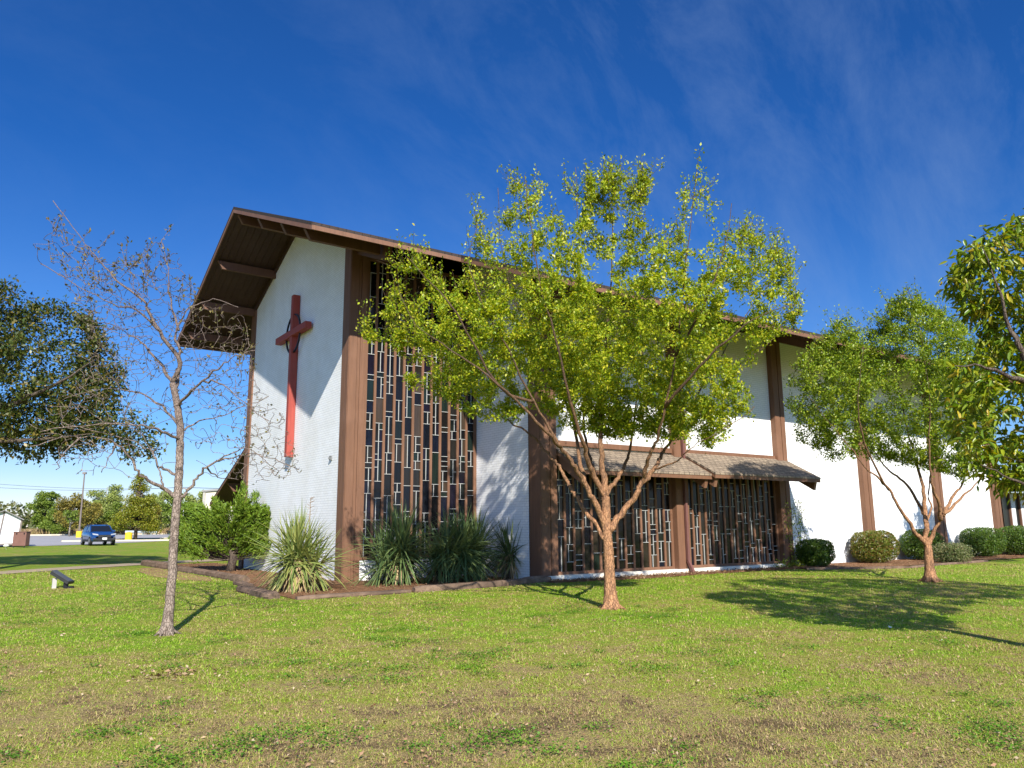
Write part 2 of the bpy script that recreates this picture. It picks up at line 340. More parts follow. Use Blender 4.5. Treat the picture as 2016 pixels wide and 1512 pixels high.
CONC = mat('painted_concrete', (.70, .67, .58), rough=.8, var=.12, vscale=4, bump=.2, bscale=20, dirt=(.45, .40, .32))
RED = mat('red_paint', (.31, .058, .042), rough=.6, var=.16, vscale=3, bump=.2, bscale=18, stretch=(6, 6, .5), dirt=(.26, .07, .05))
IRON = mat('black_iron', (.012, .012, .016), rough=.4)
DARK = mat('dark_interior', (.012, .012, .012), rough=.3, spec=.5)

# ------------------------------------------------------------------ ground, lot, paths, sky side
def sheet(name, mtl, svals, tvals, dz=0, und=0):
    V = []; F = []
    for s in svals:
        for t in tvals:
            p = CAM+FW*s+RT*t; V.append((p[0], p[1], float(np.interp(s, KS, KZ))+dz))
    m = len(tvals)
    for i in range(len(svals)-1):
        for j in range(m-1): F.append((i*m+j, i*m+j+1, (i+1)*m+j+1, (i+1)*m+j))
    return tag(npmesh(name, V, F, mtl, smooth=True), kind='structure')
GROUND = ground_mat()
sheet('lawn', GROUND, sorted(set([-60, -30, -10]+list(np.arange(0, 40, .5))+[40, 50, 60, 70, 80, 90, 105, 120, 150, 200, 300, 450, 600, 900, 1500])),
      sorted(set([-1200, -600, -300, -150, -80]+list(np.arange(-50, 51, 2.0))+[80, 150, 300, 600, 1200])))
def patch(name, mtl, poly, dz=.008, cuts=5):
    """flat sheet cut to a world outline and laid on the terrain"""
    bm = __import__('bmesh').new(); import bmesh
    vs = [bm.verts.new((x, y, 0)) for x, y in poly]; bm.faces.new(vs)
    bmesh.ops.triangulate(bm, faces=bm.faces[:])
    for _ in range(cuts): bmesh.ops.subdivide_edges(bm, edges=[e for e in bm.edges if e.calc_length() > 1.2], cuts=1); bmesh.ops.triangulate(bm, faces=bm.faces[:])
    for v in bm.verts: v.co.z = float(gz(v.co.x, v.co.y))+dz
    bm.normal_update()
    for f in bm.faces:
        if f.normal.z < 0: f.normal_flip()
    me = bpy.data.meshes.new(name); bm.to_mesh(me); bm.free(); me.materials.append(mtl)
    o = bpy.data.objects.new(name, me); COL.objects.link(o); return tag(o, kind='structure')
def mulch_mat():
    m = mat('mulch', (.20, .105, .055), rough=.95, var=.5, vscale=9, bump=1.0, bscale=45, spec=.05, dirt=(.26, .17, .085)); return m
MULCH = mulch_mat()
BED_L = [(-2.05, 13.7), (-2.0, 1.6), (-2.45, -.4), (-2.42, -3.3), (0, -3.5), (2.1, -3.55), (3.95, -3.25), (4.2, -2.4), (4.2, .2), (.3, .2), (.3, 9), (.3, 13.7)]
BED_F = [(3.95, -3.05), (3.95, -3.75), (6.5, -4.1), (9, -3.95), (11.8, -3.9), (14.2, -4.2), (14.2, -3.05)]
BED_R = [(14.0, -2.9), (13.4, -4.3), (14.6, -5.1), (16.0, -5.6), (18.5, -5.3), (22, -5.2), (27, -5.4), (33, -5.0), (38, -5.0), (38, -2.9)]
patch('mulch_bed', MULCH, BED_L, .012); patch('soil_strip', MULCH, BED_F, .010); patch('shrub_bed', MULCH, BED_R, .03)
BARE_SOIL = mat('bare_soil', (.30, .18, .09), rough=.95, var=.3, vscale=5, bump=.6, bscale=30, spec=.05)
patch('bare_soil', mat('bare_soil_patch', (.27, .18, .085), rough=.95, var=.35, vscale=4, bump=.7, bscale=30, spec=.05), [(-2.35, 11.2), (-2.25, 4.0), (-2.6, 2.6), (-3.1, 3.6), (-3.45, 6), (-3.3, 9), (-2.8, 11.3)], .010)
PATHM = mat('worn_path', (.34, .26, .17), rough=.9, var=.2, vscale=2, bump=.3, bscale=25)
patch('footpath', PATHM, [(-16, 5.5), (-11, 8.2), (-7.0, 10.3), (-4.2, 12.6), (-1.2, 14.6), (3, 16.2), (3, 18.0), (-.5, 17.0), (-3.9, 14.8), (-7.0, 12.4), (-11, 10.0), (-16, 7.3)], .014)
ASPH = mat('parking_lot_concrete', (.31, .295, .29), rough=.9, var=.12, vscale=.35, bump=.2, bscale=20)
KERB = mat('kerb_concrete', (.52, .46, .35), rough=.85, var=.1, vscale=2)
def st(s, t): p = CAM+FW*s+RT*t; return (p[0], p[1])
patch('parking_lot', ASPH, [st(59.5, -45), st(61.5, -36.5), st(66, -34.8), st(76.3, -33.6), st(86, -20), st(131, -36), st(131, -58), st(123, -76), st(116, -110), st(64, -70)], .016, 6)
def kerb(name, pts, w=.3, h=.15):
    b = MB()
    for a, c in zip(pts[:-1], pts[1:]): b.bar((a[0], a[1], a[2]+h/2-.03), (c[0], c[1], c[2]+h/2-.03), w, h+.06)
    return tag(b.build(name, KERB), kind='structure')
kerb('kerb', [at(131, -36), at(131, -58), at(123, -76), at(116, -110)], .5, .22)
patch('traffic_island', GROUND, [st(75.2, -42.5), st(76.8, -33), st(86, -30), st(85, -40)], .06)
kerb('island_kerb', [at(74.6, -42.8), at(76.6, -33), at(78, -28)], .35, .16)
kerb('island_kerb', [at(74.6, -42.8), at(85.2, -40.3), at(86.4, -30)], .25, .16)

# ------------------------------------------------------------------ the church
YR = 4.595
def zdeck(y): return 9.30+.41*min(y, 2*YR-y)          # underside of the roof deck
CH = thing('church', (0, 0, 0), 'white painted brick church with brown timber posts and a steep overhanging gable roof', 'church')
# gable wall
b = MB(); y0, y1 = .44, 8.75
b.prism([(0, y0, -.4), (0, y1, -.4), (0, y1, zdeck(y1)), (0, YR, zdeck(YR)), (0, y0, zdeck(y0))], (.3, 0, 0)); b.build('gable_wall', BRICK_Y, CH)
b = MB()
b.bar((-.03, y0-.44, zdeck(0)-.075), (-.03, YR, zdeck(YR)-.075), .07, .15, (0, 0, 1)); b.bar((-.03, YR, zdeck(YR)-.075), (-.03, 9.19, zdeck(0)-.075), .07, .15)
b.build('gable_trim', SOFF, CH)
# corner posts: three boards round a core
def post(x, y, ztop, wide=.46, deep=.3, z0=-.35, side=True, name='pilaster'):
    p = MB()
    p.box(x+.004, x+wide-.004, y+.006, y+deep, z0, ztop)
    n = [(.0, .19, .0), (.205, .275, .018), (.29, wide, .004)]
    for a, c, d in n: p.box(x+a, x+c, y-.03+d, y+.008, z0, ztop)
    p.box(x-.03, x+.006, y-.028, y+deep, z0, ztop)
    return p
def end_post(ya, yb, ztop):
    p = MB(); p.box(-.03, .42, ya, yb, -.35, ztop); return p
p = post(0, 0, 9.32, .44, .3); p.box(-.045, -.026, .0, .2, -.35, 9.3); p.box(-.04, -.026, .22, .46, -.35, 9.35); p.build('corner_pilaster', BROWN, CH)
p = MB(); p.box(-.04, .42, 8.74, 9.19, -.35, 9.3); p.box(-.055, -.036, 8.76, 8.95, -.35, 9.3); p.box(-.05, -.036, 8.97, 9.2, -.35, 9.3); p.build('corner_pilaster', BROWN, CH)
# step wall (faces the gable side) and base under the tall window
b = MB(); b.prism([(4.08, -2.63, -.4), (4.08, .3, -.4), (4.08, .3, zdeck(.3)), (4.08, -2.63, zdeck(-2.63))], (.3, 0, 0)); b.build('step_wall', BRICK_Y, CH)
b = MB(); b.box(.42, 4.08, .02, .3, -.4, .52); b.build('window_base_wall', BRICK_X, CH)
# side wall, above the canopy and on to the far end
b = MB(); yw = -2.92
for a, c, z0 in [(4.45, 14.1, 3.45), (14.1, 30.4, -.4)]:
    b.prism([(a, yw, z0), (a, yw+.3, z0), (a, yw+.3, zdeck(yw+.3)), (a, yw, zdeck(yw))], (c-a, 0, 0))
b.build('side_wall', BRICK_X, CH)
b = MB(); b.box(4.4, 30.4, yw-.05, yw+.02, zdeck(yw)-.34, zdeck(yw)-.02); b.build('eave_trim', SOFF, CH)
b = MB(); b.prism([(4.4, 12.1, -.4), (30.4, 12.1, -.4), (30.4, 12.1, zdeck(12.1)), (4.4, 12.1, zdeck(12.1))], (0, .3, 0)); b.box(.4, 4.4, 8.9, 9.1, -.4, 9.2); b.box(4.1, 4.4, 9.1, 12.1, -.4, zdeck(12)); b.build('far_side_wall', BRICK_X, CH)
b = MB(); b.prism([(30.4, yw, -.4), (30.4, 12.4, -.4), (30.4, 12.4, zdeck(12.4)), (30.4, YR, zdeck(YR)), (30.4, yw, zdeck(yw))], (-.3, 0, 0)); b.build('end_wall', BRICK_Y, CH)
for k, x in enumerate([4.1, 9.1, 14.05, 19.05, 24.3, 29.35]):
    w = .5
    zt = zdeck(-3.1)-.02
    p = post(x, -3.08, zt, w, .34)
    if k == 0: p.box(x-.05, x-.026, -3.09, -2.62, -.35, zt); p.box(x-.02, x+.1, -2.8, -2.55, -.35, zt)
    p.build('pilaster', BROWN, CH)
# roof: one continuous slope each side, the front bay with a shorter eave, the nave further out
def ztop(y): return zdeck(y)+.18
roof = MB(); sof = MB(); fas = MB()
def slab(x0, x1, ya, yb):
    for (m, zf, th, e) in ((roof, ztop, .085, .0), (sof, lambda y: ztop(y)-.087, .06, .012)):
        A = [(x0+e, ya, zf(ya)-th), (x0+e, yb, zf(yb)-th), (x0+e, yb, zf(yb)), (x0+e, ya, zf(ya))]
        m.prism(A, (x1-x0-2*e, 0, 0))
XM = 1.95; XE = 32.0
slab(-2.12, XM, -2.54, YR); slab(-2.12, XM, YR, 11.73)
slab(XM, XE, -5.85, YR); slab(XM, XE, YR, 15.04); slab(2.85, 12, 15.05, 25.6)
def fboard(a, c):
    a = Vector(a); c = Vector(c); fas.bar(a-Vector((0, 0, .142)), c-Vector((0, 0, .142)), .035, .11)
fboard((-2.12, -2.54, ztop(-2.54)), (XM, -2.54, ztop(-2.54))); fboard((-2.10, -2.54, ztop(-2.54)), (-2.10, YR, ztop(YR))); fboard((-2.10, YR, ztop(YR)), (-2.10, 11.73, ztop(11.73))); fboard((-2.12, 11.73, ztop(11.73)), (XM, 11.73, ztop(11.73)))
fboard((XM+.02, -2.56, ztop(-2.56)), (XM+.02, -5.85, ztop(-5.85))); fboard((XM, -5.85, ztop(-5.85)), (XE, -5.85, ztop(-5.85))); fboard((XM+.02, 11.75, ztop(11.75)), (XM+.02, 15.04, ztop(15.04)))
fboard((XM, 15.04, ztop(15.04)), (2.85, 15.04, ztop(15.04))); fboard((2.87, 15.06, ztop(15.06)), (2.87, 25.6, ztop(25.6))); fboard((2.85, 25.6, ztop(25.6)), (12, 25.6, ztop(25.6))); fboard((XE-.02, -5.85, ztop(-5.85)), (XE-.02, YR, ztop(YR))); fboard((XE-.02, YR, ztop(YR)), (XE-.02, 15.04, ztop(15.04)))
# plank joints of the boarded soffit, thin laths running down the slope on the visible overhang
for x in np.arange(-1.9, .0, .22):
    sof.bar((x, YR+.1, ztop(YR+.1)-.155), (x, 11.6, ztop(11.6)-.155), .018, .02); sof.bar((x, YR-.1, ztop(YR-.1)-.155), (x, -2.4, ztop(-2.4)-.155), .018, .02)
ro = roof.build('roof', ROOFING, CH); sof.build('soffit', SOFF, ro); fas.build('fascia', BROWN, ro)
PURL = wood_mat('purlin_timber', (.12, .058, .036))
for dy in (-6.2, -4.35, -2.2, 0, 2.2, 4.35, 6.15):
    y = YR+dy; zt = zdeck(y)-.005-(.06 if dy == 0 else .03); q = MB(); h = .27
    q.prism([(-1.97, y-.06, zt), (-1.82, y-.06, zt-h), (.05, y-.06, zt-h), (.05, y-.06, zt)], (0, .12, 0)); q.build('purlin', PURL, ro)
for y in (17.6, 20.2, 22.8):
    zt = zdeck(y)-.03; q = MB(); q.prism([(3.0, y-.08, zt), (3.3, y-.08, zt-.42), (7, y-.08, zt-.42), (7, y-.08, zt)], (0, .16, 0)); q.build('purlin', PURL, ro)
for x in (.2, 4.35):
    q = MB(); ye = -1.87 if x < 1 else -4.9; q.prism([(x-.09, .1, zdeck(.1)-.01), (x-.09, ye, zdeck(ye)-.01), (x-.09, ye+.06, zdeck(ye)-.42), (x-.09, .1, zdeck(.1)-.45)], (.18, 0, 0)); q.build('rafter_beam', PURL, ro)
for x in (9.3, 14.25, 19.25, 24.5, 29.5):
    q = MB(); q.prism([(x-.09, -2.9, zdeck(-2.9)-.01), (x-.09, -4.9, zdeck(-4.9)-.01), (x-.09, -4.84, zdeck(-4.9)-.38), (x-.09, -2.9, zdeck(-2.9)-.42)], (.18, 0, 0)); q.build('rafter_beam', PURL, ro)
# wall and door under the far left slope
b = MB(); b.box(6.0, 6.2, 15.0, 25.0, -.3, 2.2); b.prism([(6.0, 15, 2.2), (6.0, 25, 2.2), (6.0, 25, 2.25), (6.0, 15, zdeck(15))], (.2, 0, 0)); b.build('porch_wall', CONC, CH)
for y in (16.2, 24.6): 
    b = MB(); b.box(3.2, 3.5, y-.15, y+.15, -.3, zdeck(y)-.3); b.build('porch_post', BROWN, CH)

# stained glass: columns of panes between timber mullions, white cames
def stained(parent, x0, x1, ncol, yg, ym, z0, z1, seed, mw=.072, skip=None):
    """glass plane at yg, front of the mullions at ym"""
    rng = random.Random(seed); g = MB(); c = MB(); fr = MB()
    pitch = (x1-x0)/ncol; cw = .013
    fr.box(x0-.05, x1+.05, ym-.01, yg+.05, z0-.075, z0); fr.box(x0-.05, x1+.05, ym-.006, yg+.05, z1, z1+.1)
    def hb(a, d, z): c.box(a, d, yg-.03, yg+.002, z-cw/2, z+cw/2)
    def vb(x, a, d): c.box(x-cw/2, x+cw/2, yg-.026, yg+.002, a, d)
    mull = []
    for i in range(ncol):
        a = x0+i*pitch+(mw/2 if i else 0); d = x0+(i+1)*pitch-(mw/2 if i < ncol-1 else 0)
        z = z0
        while z < z1-.02:
            h = rng.choice([.14, .24, .34, .45, .5, .58, .7, .9]); zt = min(z1, z+h)
            if z1-zt < .12: zt = z1
            kind = rng.random()
            if kind < .46 or zt-z < .2: g.add([(a, yg, z), (d, yg, z), (d, yg, zt), (a, yg, zt)], [(0, 1, 2, 3)])
            else:
                xs = a+(d-a)*rng.choice([.32, .5, .5, .66]); vb(xs, z, zt)
                for (u, v) in ((a, xs), (xs, d)):
                    zz = z
                    if rng.random() < .4 and zt-z > .4:
                        zm = z+(zt-z)*rng.choice([.3, .5, .65]); hb(u, v, zm); g.add([(u, yg, zz), (v, yg, zz), (v, yg, zm), (u, yg, zm)], [(0, 1, 2, 3)]); zz = zm
                    g.add([(u, yg, zz), (v, yg, zz), (v, yg, zt), (u, yg, zt)], [(0, 1, 2, 3)])
            if zt < z1: hb(a, d, zt)
            z = zt
    w = fr.build('window_frame', BROWN, parent)
    g.build('stained_glass', GLASS, w); c.build('came_lines', CAMEW, w)
    for i in range(1, ncol):
        q = MB(); x = x0+i*pitch; q.box(x-mw/2, x+mw/2, ym, yg+.04, z0-.01, z1+.01); q.build('mullion', BROWN, w)
    for x in (x0, x1):
        q = MB(); q.box(x-.05, x+.05, ym-.004, yg+.04, z0-.06, z1+.06); q.build('window_jamb', BROWN, w)
    return w
wt = stained(CH, .49, 4.02, 12, .07, .03, .62, 8.75, 5); wt.name = 'tall_window'
w1 = stained(CH, 4.68, 9.03, 14, -2.89, -2.925, .20, 3.35, 11); w1.name = 'lower_window'
w2 = stained(CH, 9.68, 13.98, 15, -2.89, -2.925, .20, 3.35, 23); w2.name = 'lower_window.001'
b = MB(); b.box(4.16, 9.42, -3.16, -2.7, -.35, .12); b.box(9.52, 14.0, -3.15, -2.7, -.35, .12); b.build('window_plinth', CONC, CH)
b = MB(); b.box(4.62, 9.08, yw-.09, yw+.02, 3.50, 3.64); b.box(9.62, 14.03, yw-.09, yw+.02, 3.50, 3.64); b.build('wall_band', BROWN, CH)
# canopy in two lengths
def canopy(x0, x1, ya, za, yb, zb, ends):
    m = MB(); th = .05
    m.prism([(x0, ya, za), (x0, yb, zb), (x0, yb, zb-th), (x0, ya, za-th)], (x1-x0, 0, 0)); o = m.build('canopy', SHINGLE, CH)
    f = MB(); f.box(x0+.01, x1-.01, yb+.015, yb+.05, zb-.155, zb-.052); sl = (za-zb)/(ya-yb)
    for x in (x0+.012, x1-.047): f.prism([(x, ya, za-.055), (x, yb+.012, zb-.055+.012*sl), (x, yb+.012, zb-.16), (x, ya, za-.16)], (.035, 0, 0))
    f.prism([(x0+.05, ya, za-.055), (x0+.05, yb+.06, zb-.055+.06*sl), (x0+.05, yb+.06, zb-.085+.06*sl), (x0+.05, ya, za-.085)], (x1-x0-.1, 0, 0))
    f.build('canopy_fascia', BROWN, o)
    for x in ends:
        q = MB(); q.prism([(x-.06, ya, za-.1), (x-.06, yb+.07, zb-.1+.05*sl), (x-.06, yb+.16, zb-.40), (x-.06, ya, za-.42)], (.12, 0, 0)); q.build('bracket', BROWN, o)
    return o
canopy(4.62, 9.8, -2.97, 3.46, -4.15, 2.83, (4.75, 9.35)); canopy(9.45, 14.55, -2.97, 3.56, -4.3, 2.86, (9.6, 14.4))
# downpipe on the middle pilaster
b = MB(); b.box(9.37, 9.45, -3.19, -3.112, 3.3, 6.6); b.box(9.37, 9.45, -3.19, -3.112, .35, 3.3); b.prism([(9.37, -3.19, .36), (9.37, -3.11, .36), (9.37, -3.28, .02), (9.37, -3.38, .02)], (.08, 0, 0)); b.build('downpipe', MAROON, CH)

b = MB(); b.box(-.05, .02, .98, 1.08, 3.2, 3.32); b.box(-.08, -.05, 1.0, 1.06, 3.22, 3.28); b.build('wall_socket', mat('grey_box', (.16, .165, .165)), CH)
# cross on the gable
CR = thing('cross', (-.2, 4.2, 3.5), 'tall red wooden cross with a black ring fixed to the white gable wall', 'cross')
b = MB(); b.box(-.235, -.012, 4.10, 4.30, 3.52, 8.68); b.build('upright', RED, CR, bevel=.008)
b = MB(); b.box(-.26, -.06, 2.85, 5.62, 7.32, 7.53); b.build('crossbar', RED, CR, bevel=.008)
ring = MB(); n = 48; R0 = .62
V = []; F = []
for i in range(n):
    a = 2*math.pi*i/n
    for (r, x) in ((R0-.022, -.18), (R0+.022, -.18), (R0+.022, -.13), (R0-.022, -.13)): V.append((x, 4.2+r*math.cos(a), 7.42+r*math.sin(a)))
for i in range(n):
    j = (i+1) % n
    for k in range(4): F.append((i*4+k, i*4+(k+1) % 4, j*4+(k+1) % 4, j*4+k))
ring.add(V, F).build('ring', IRON, CR)

# low wing beyond the nave
WG = thing('low_wing', (30.6, -3, 0), 'low white wing with dark windows at the far end of the church', 'building')
b = MB(); 
for a, c in [(31.35, 31.75), (32.35, 32.7), (33.3, 36.0)]: b.box(a, c, -2.9, -2.6, -.3, 2.75)
b.box(31.75, 32.35, -2.9, -2.6, -.3, .85); b.box(32.7, 33.3, -2.9, -2.6, -.3, .85); b.box(36, 36.3, -2.9, 6, -.3, 2.75)
b.build('wall', mat('pale_panel', (.60, .60, .60), rough=.7, var=.06), WG)
b = MB(); b.box(30.45, 37.2, -3.9, 6, 2.98, 3.3); b.build('roof', ROOFING, WG); b = MB(); b.box(30.45, 37.2, -3.94, -3.86, 2.75, 3.28); b.build('fascia', BROWN, WG)
for a, c, z0 in [(30.45, 31.35, -.1), (31.75, 32.35, .85), (32.7, 33.3, .85)]:
    f = MB(); f.box(a, a+.05, -2.88, -2.7, z0, 2.75); f.box(c-.05, c, -2.88, -2.7, z0, 2.75); f.box(a+.05, c-.05, -2.88, -2.7, z0, z0+.05); fo = f.build('window' if z0 > 0 else 'door', BROWN, WG)
    MB().box(a+.05, c-.05, -2.8, -2.78, z0+.05, 2.75).build('pane', DARK, fo)


ELM_OUT = [[-4.77, 5.17], [-4.05, 5.82], [-4.17, 6.75], [-3.52, 6.7], [-3.32, 6.23], [-2.52, 6.27], [-2.58, 7.48], [-2.07, 8.23], [-1.51, 8.61], [-0.95, 8.22], [-0.74, 8.82], [-0.28, 8.66], [0.13, 8.71], [0.59, 8.87], [1.01, 8.98], [1.08, 8.1], [0.81, 7.25], [1.29, 7.19], [1.49, 8.37], [2.16, 8.42], [2.64, 7.93], [2.7, 7.23], [3.35, 7.23], [3.61, 6.7], [3.81, 5.97], [4.0, 5.66], [3.64, 5.01], [3.06, 4.41], [2.8, 4.02], [2.9, 3.43], [1.96, 2.91], [1.3, 3.06], [0.35, 3.11], [-0.6, 3.22], [-1.41, 3.71], [-1.7, 3.37], [-2.56, 3.25], [-3.0, 3.72], [-3.77, 4.11], [-3.93, 4.71]]
ELM_BR = [
  (0.110, [[0, 0, -0.02], [-0.01, 0, 0.52], [-0.02, 0, 1.06], [-0.04, 0, 1.43], [-0.04, 0, 2.0]]),
  (0.075, [[-0.04, 0, 2.0], [-0.06, 0, 2.26], [-0.09, 0, 2.54], [-0.1, 0, 3.02], [-0.04, 0.2, 3.73], [0.07, 0.3, 4.75], [0.19, 0.4, 5.81], [0.29, 0.4, 7.08], [0.42, 0.4, 8.63]]),
  (0.060, [[-0.04, 0, 2.0], [-0.21, -0.1, 2.26], [-0.33, -0.3, 2.52], [-0.46, -0.6, 2.82], [-0.58, -0.9, 3.11], [-0.76, -1.3, 3.59], [-0.99, -1.8, 4.37], [-1.24, -2.0, 5.38], [-1.42, -2.0, 6.37], [-1.52, -1.9, 7.48]]),
  (0.050, [[-0.04, 0, 2.0], [0.06, 0.2, 2.16], [0.27, 0.5, 2.38], [0.45, 0.8, 2.65], [0.61, 1.1, 2.98], [0.81, 1.6, 3.72], [1.05, 2.0, 4.89], [1.19, 2.1, 6.3], [1.18, 2.0, 7.68], [1.23, 2.0, 9.64]]),
  (0.045, [[-0.21, -0.1, 2.26], [-0.23, 0.3, 2.52], [-0.25, 0.8, 2.86], [-0.3, 1.2, 3.36], [-0.22, 1.8, 4.41], [-0.17, 2.2, 5.87], [-0.22, 2.2, 7.53], [-0.27, 2.1, 9.58]]),
  (0.060, [[-0.04, 0, 1.38], [-0.22, -0.1, 1.83], [-0.37, -0.2, 2.08], [-0.49, -0.3, 2.32], [-0.62, -0.5, 2.48], [-0.75, -0.6, 2.69], [-0.91, -0.8, 2.85], [-1.05, -0.9, 3.07], [-1.39, -1.2, 3.61], [-1.83, -1.5, 4.45], [-2.26, -1.6, 5.24], [-2.49, -1.5, 6.01], [-2.36, -1.4, 6.8]]),
  (0.045, [[-0.42, -0.2, 2.21], [-0.48, 0.1, 2.63], [-0.51, 0.4, 2.98], [-0.55, 0.8, 3.52], [-0.79, 1.4, 4.35], [-1.19, 1.8, 5.31], [-1.73, 2.1, 6.55], [-2.0, 2.0, 7.83], [-2.05, 1.9, 9.0]]),
  (0.050, [[-0.06, 0, 1.22], [-0.26, 0.1, 1.54], [-0.44, 0.2, 1.82], [-0.58, 0.3, 2.05], [-0.68, 0.4, 2.24], [-0.83, 0.5, 2.56], [-0.96, 0.6, 2.75], [-1.07, 0.7, 2.88], [-1.39, 0.9, 3.27], [-1.75, 1.1, 3.52], [-2.11, 1.3, 3.78], [-2.59, 1.5, 4.16], [-3.15, 1.7, 4.64], [-3.7, 1.7, 5.09], [-4.23, 1.6, 5.46]]),
  (0.035, [[-0.91, -0.8, 2.85], [-1.18, -1.3, 3.06], [-1.58, -1.7, 3.44], [-2.16, -2.2, 3.87], [-2.73, -2.3, 4.27], [-3.32, -2.2, 4.73], [-3.65, -2.0, 5.4]]),
  (0.065, [[0.01, 0, 1.38], [0.25, 0.1, 1.68], [0.42, 0.1, 1.87], [0.55, 0, 2.09], [0.64, 0, 2.26], [0.67, -0.2, 2.45], [0.71, -0.4, 2.68], [0.77, -0.6, 2.86], [0.81, -0.8, 3.02], [0.9, -1.2, 3.5], [1.05, -1.5, 4.34], [1.22, -1.6, 5.58], [1.38, -1.6, 6.6], [1.56, -1.5, 7.6]]),
  (0.050, [[0.64, 0, 2.26], [0.82, 0.2, 2.4], [1.01, 0.4, 2.64], [1.17, 0.6, 2.86], [1.31, 0.7, 3.06], [1.71, 1.1, 3.64], [2.41, 1.6, 4.58], [3.15, 1.9, 5.65], [3.82, 1.9, 6.57], [4.27, 1.8, 7.11]]),
  (0.022, [[0.93, 0.3, 2.51], [1.09, 0, 2.56], [1.28, -0.2, 2.65], [1.39, -0.4, 2.76], [1.55, -0.7, 2.91], [1.92, -1.1, 3.11], [2.38, -1.4, 3.46]]),
  (0.035, [[0.9, -1.2, 3.5], [1.22, -1.8, 3.92], [1.71, -2.3, 4.41], [2.24, -2.5, 4.77], [2.82, -2.4, 4.97]]),
  (0.030, [[1.05, -1.5, 4.34], [1.4, -2.2, 5.04], [1.72, -2.4, 5.84], [1.93, -2.3, 6.76]]),
  (0.030, [[2.41, 1.6, 4.58], [3.13, 2.0, 4.88], [3.82, 2.0, 5.33], [4.46, 1.8, 5.96]]),
  (0.030, [[-1.39, -1.2, 3.61], [-2.0, -2.0, 3.74], [-2.63, -2.6, 4.78], [-3.06, -2.4, 5.35], [-3.51, -2.2, 5.9]]),
]

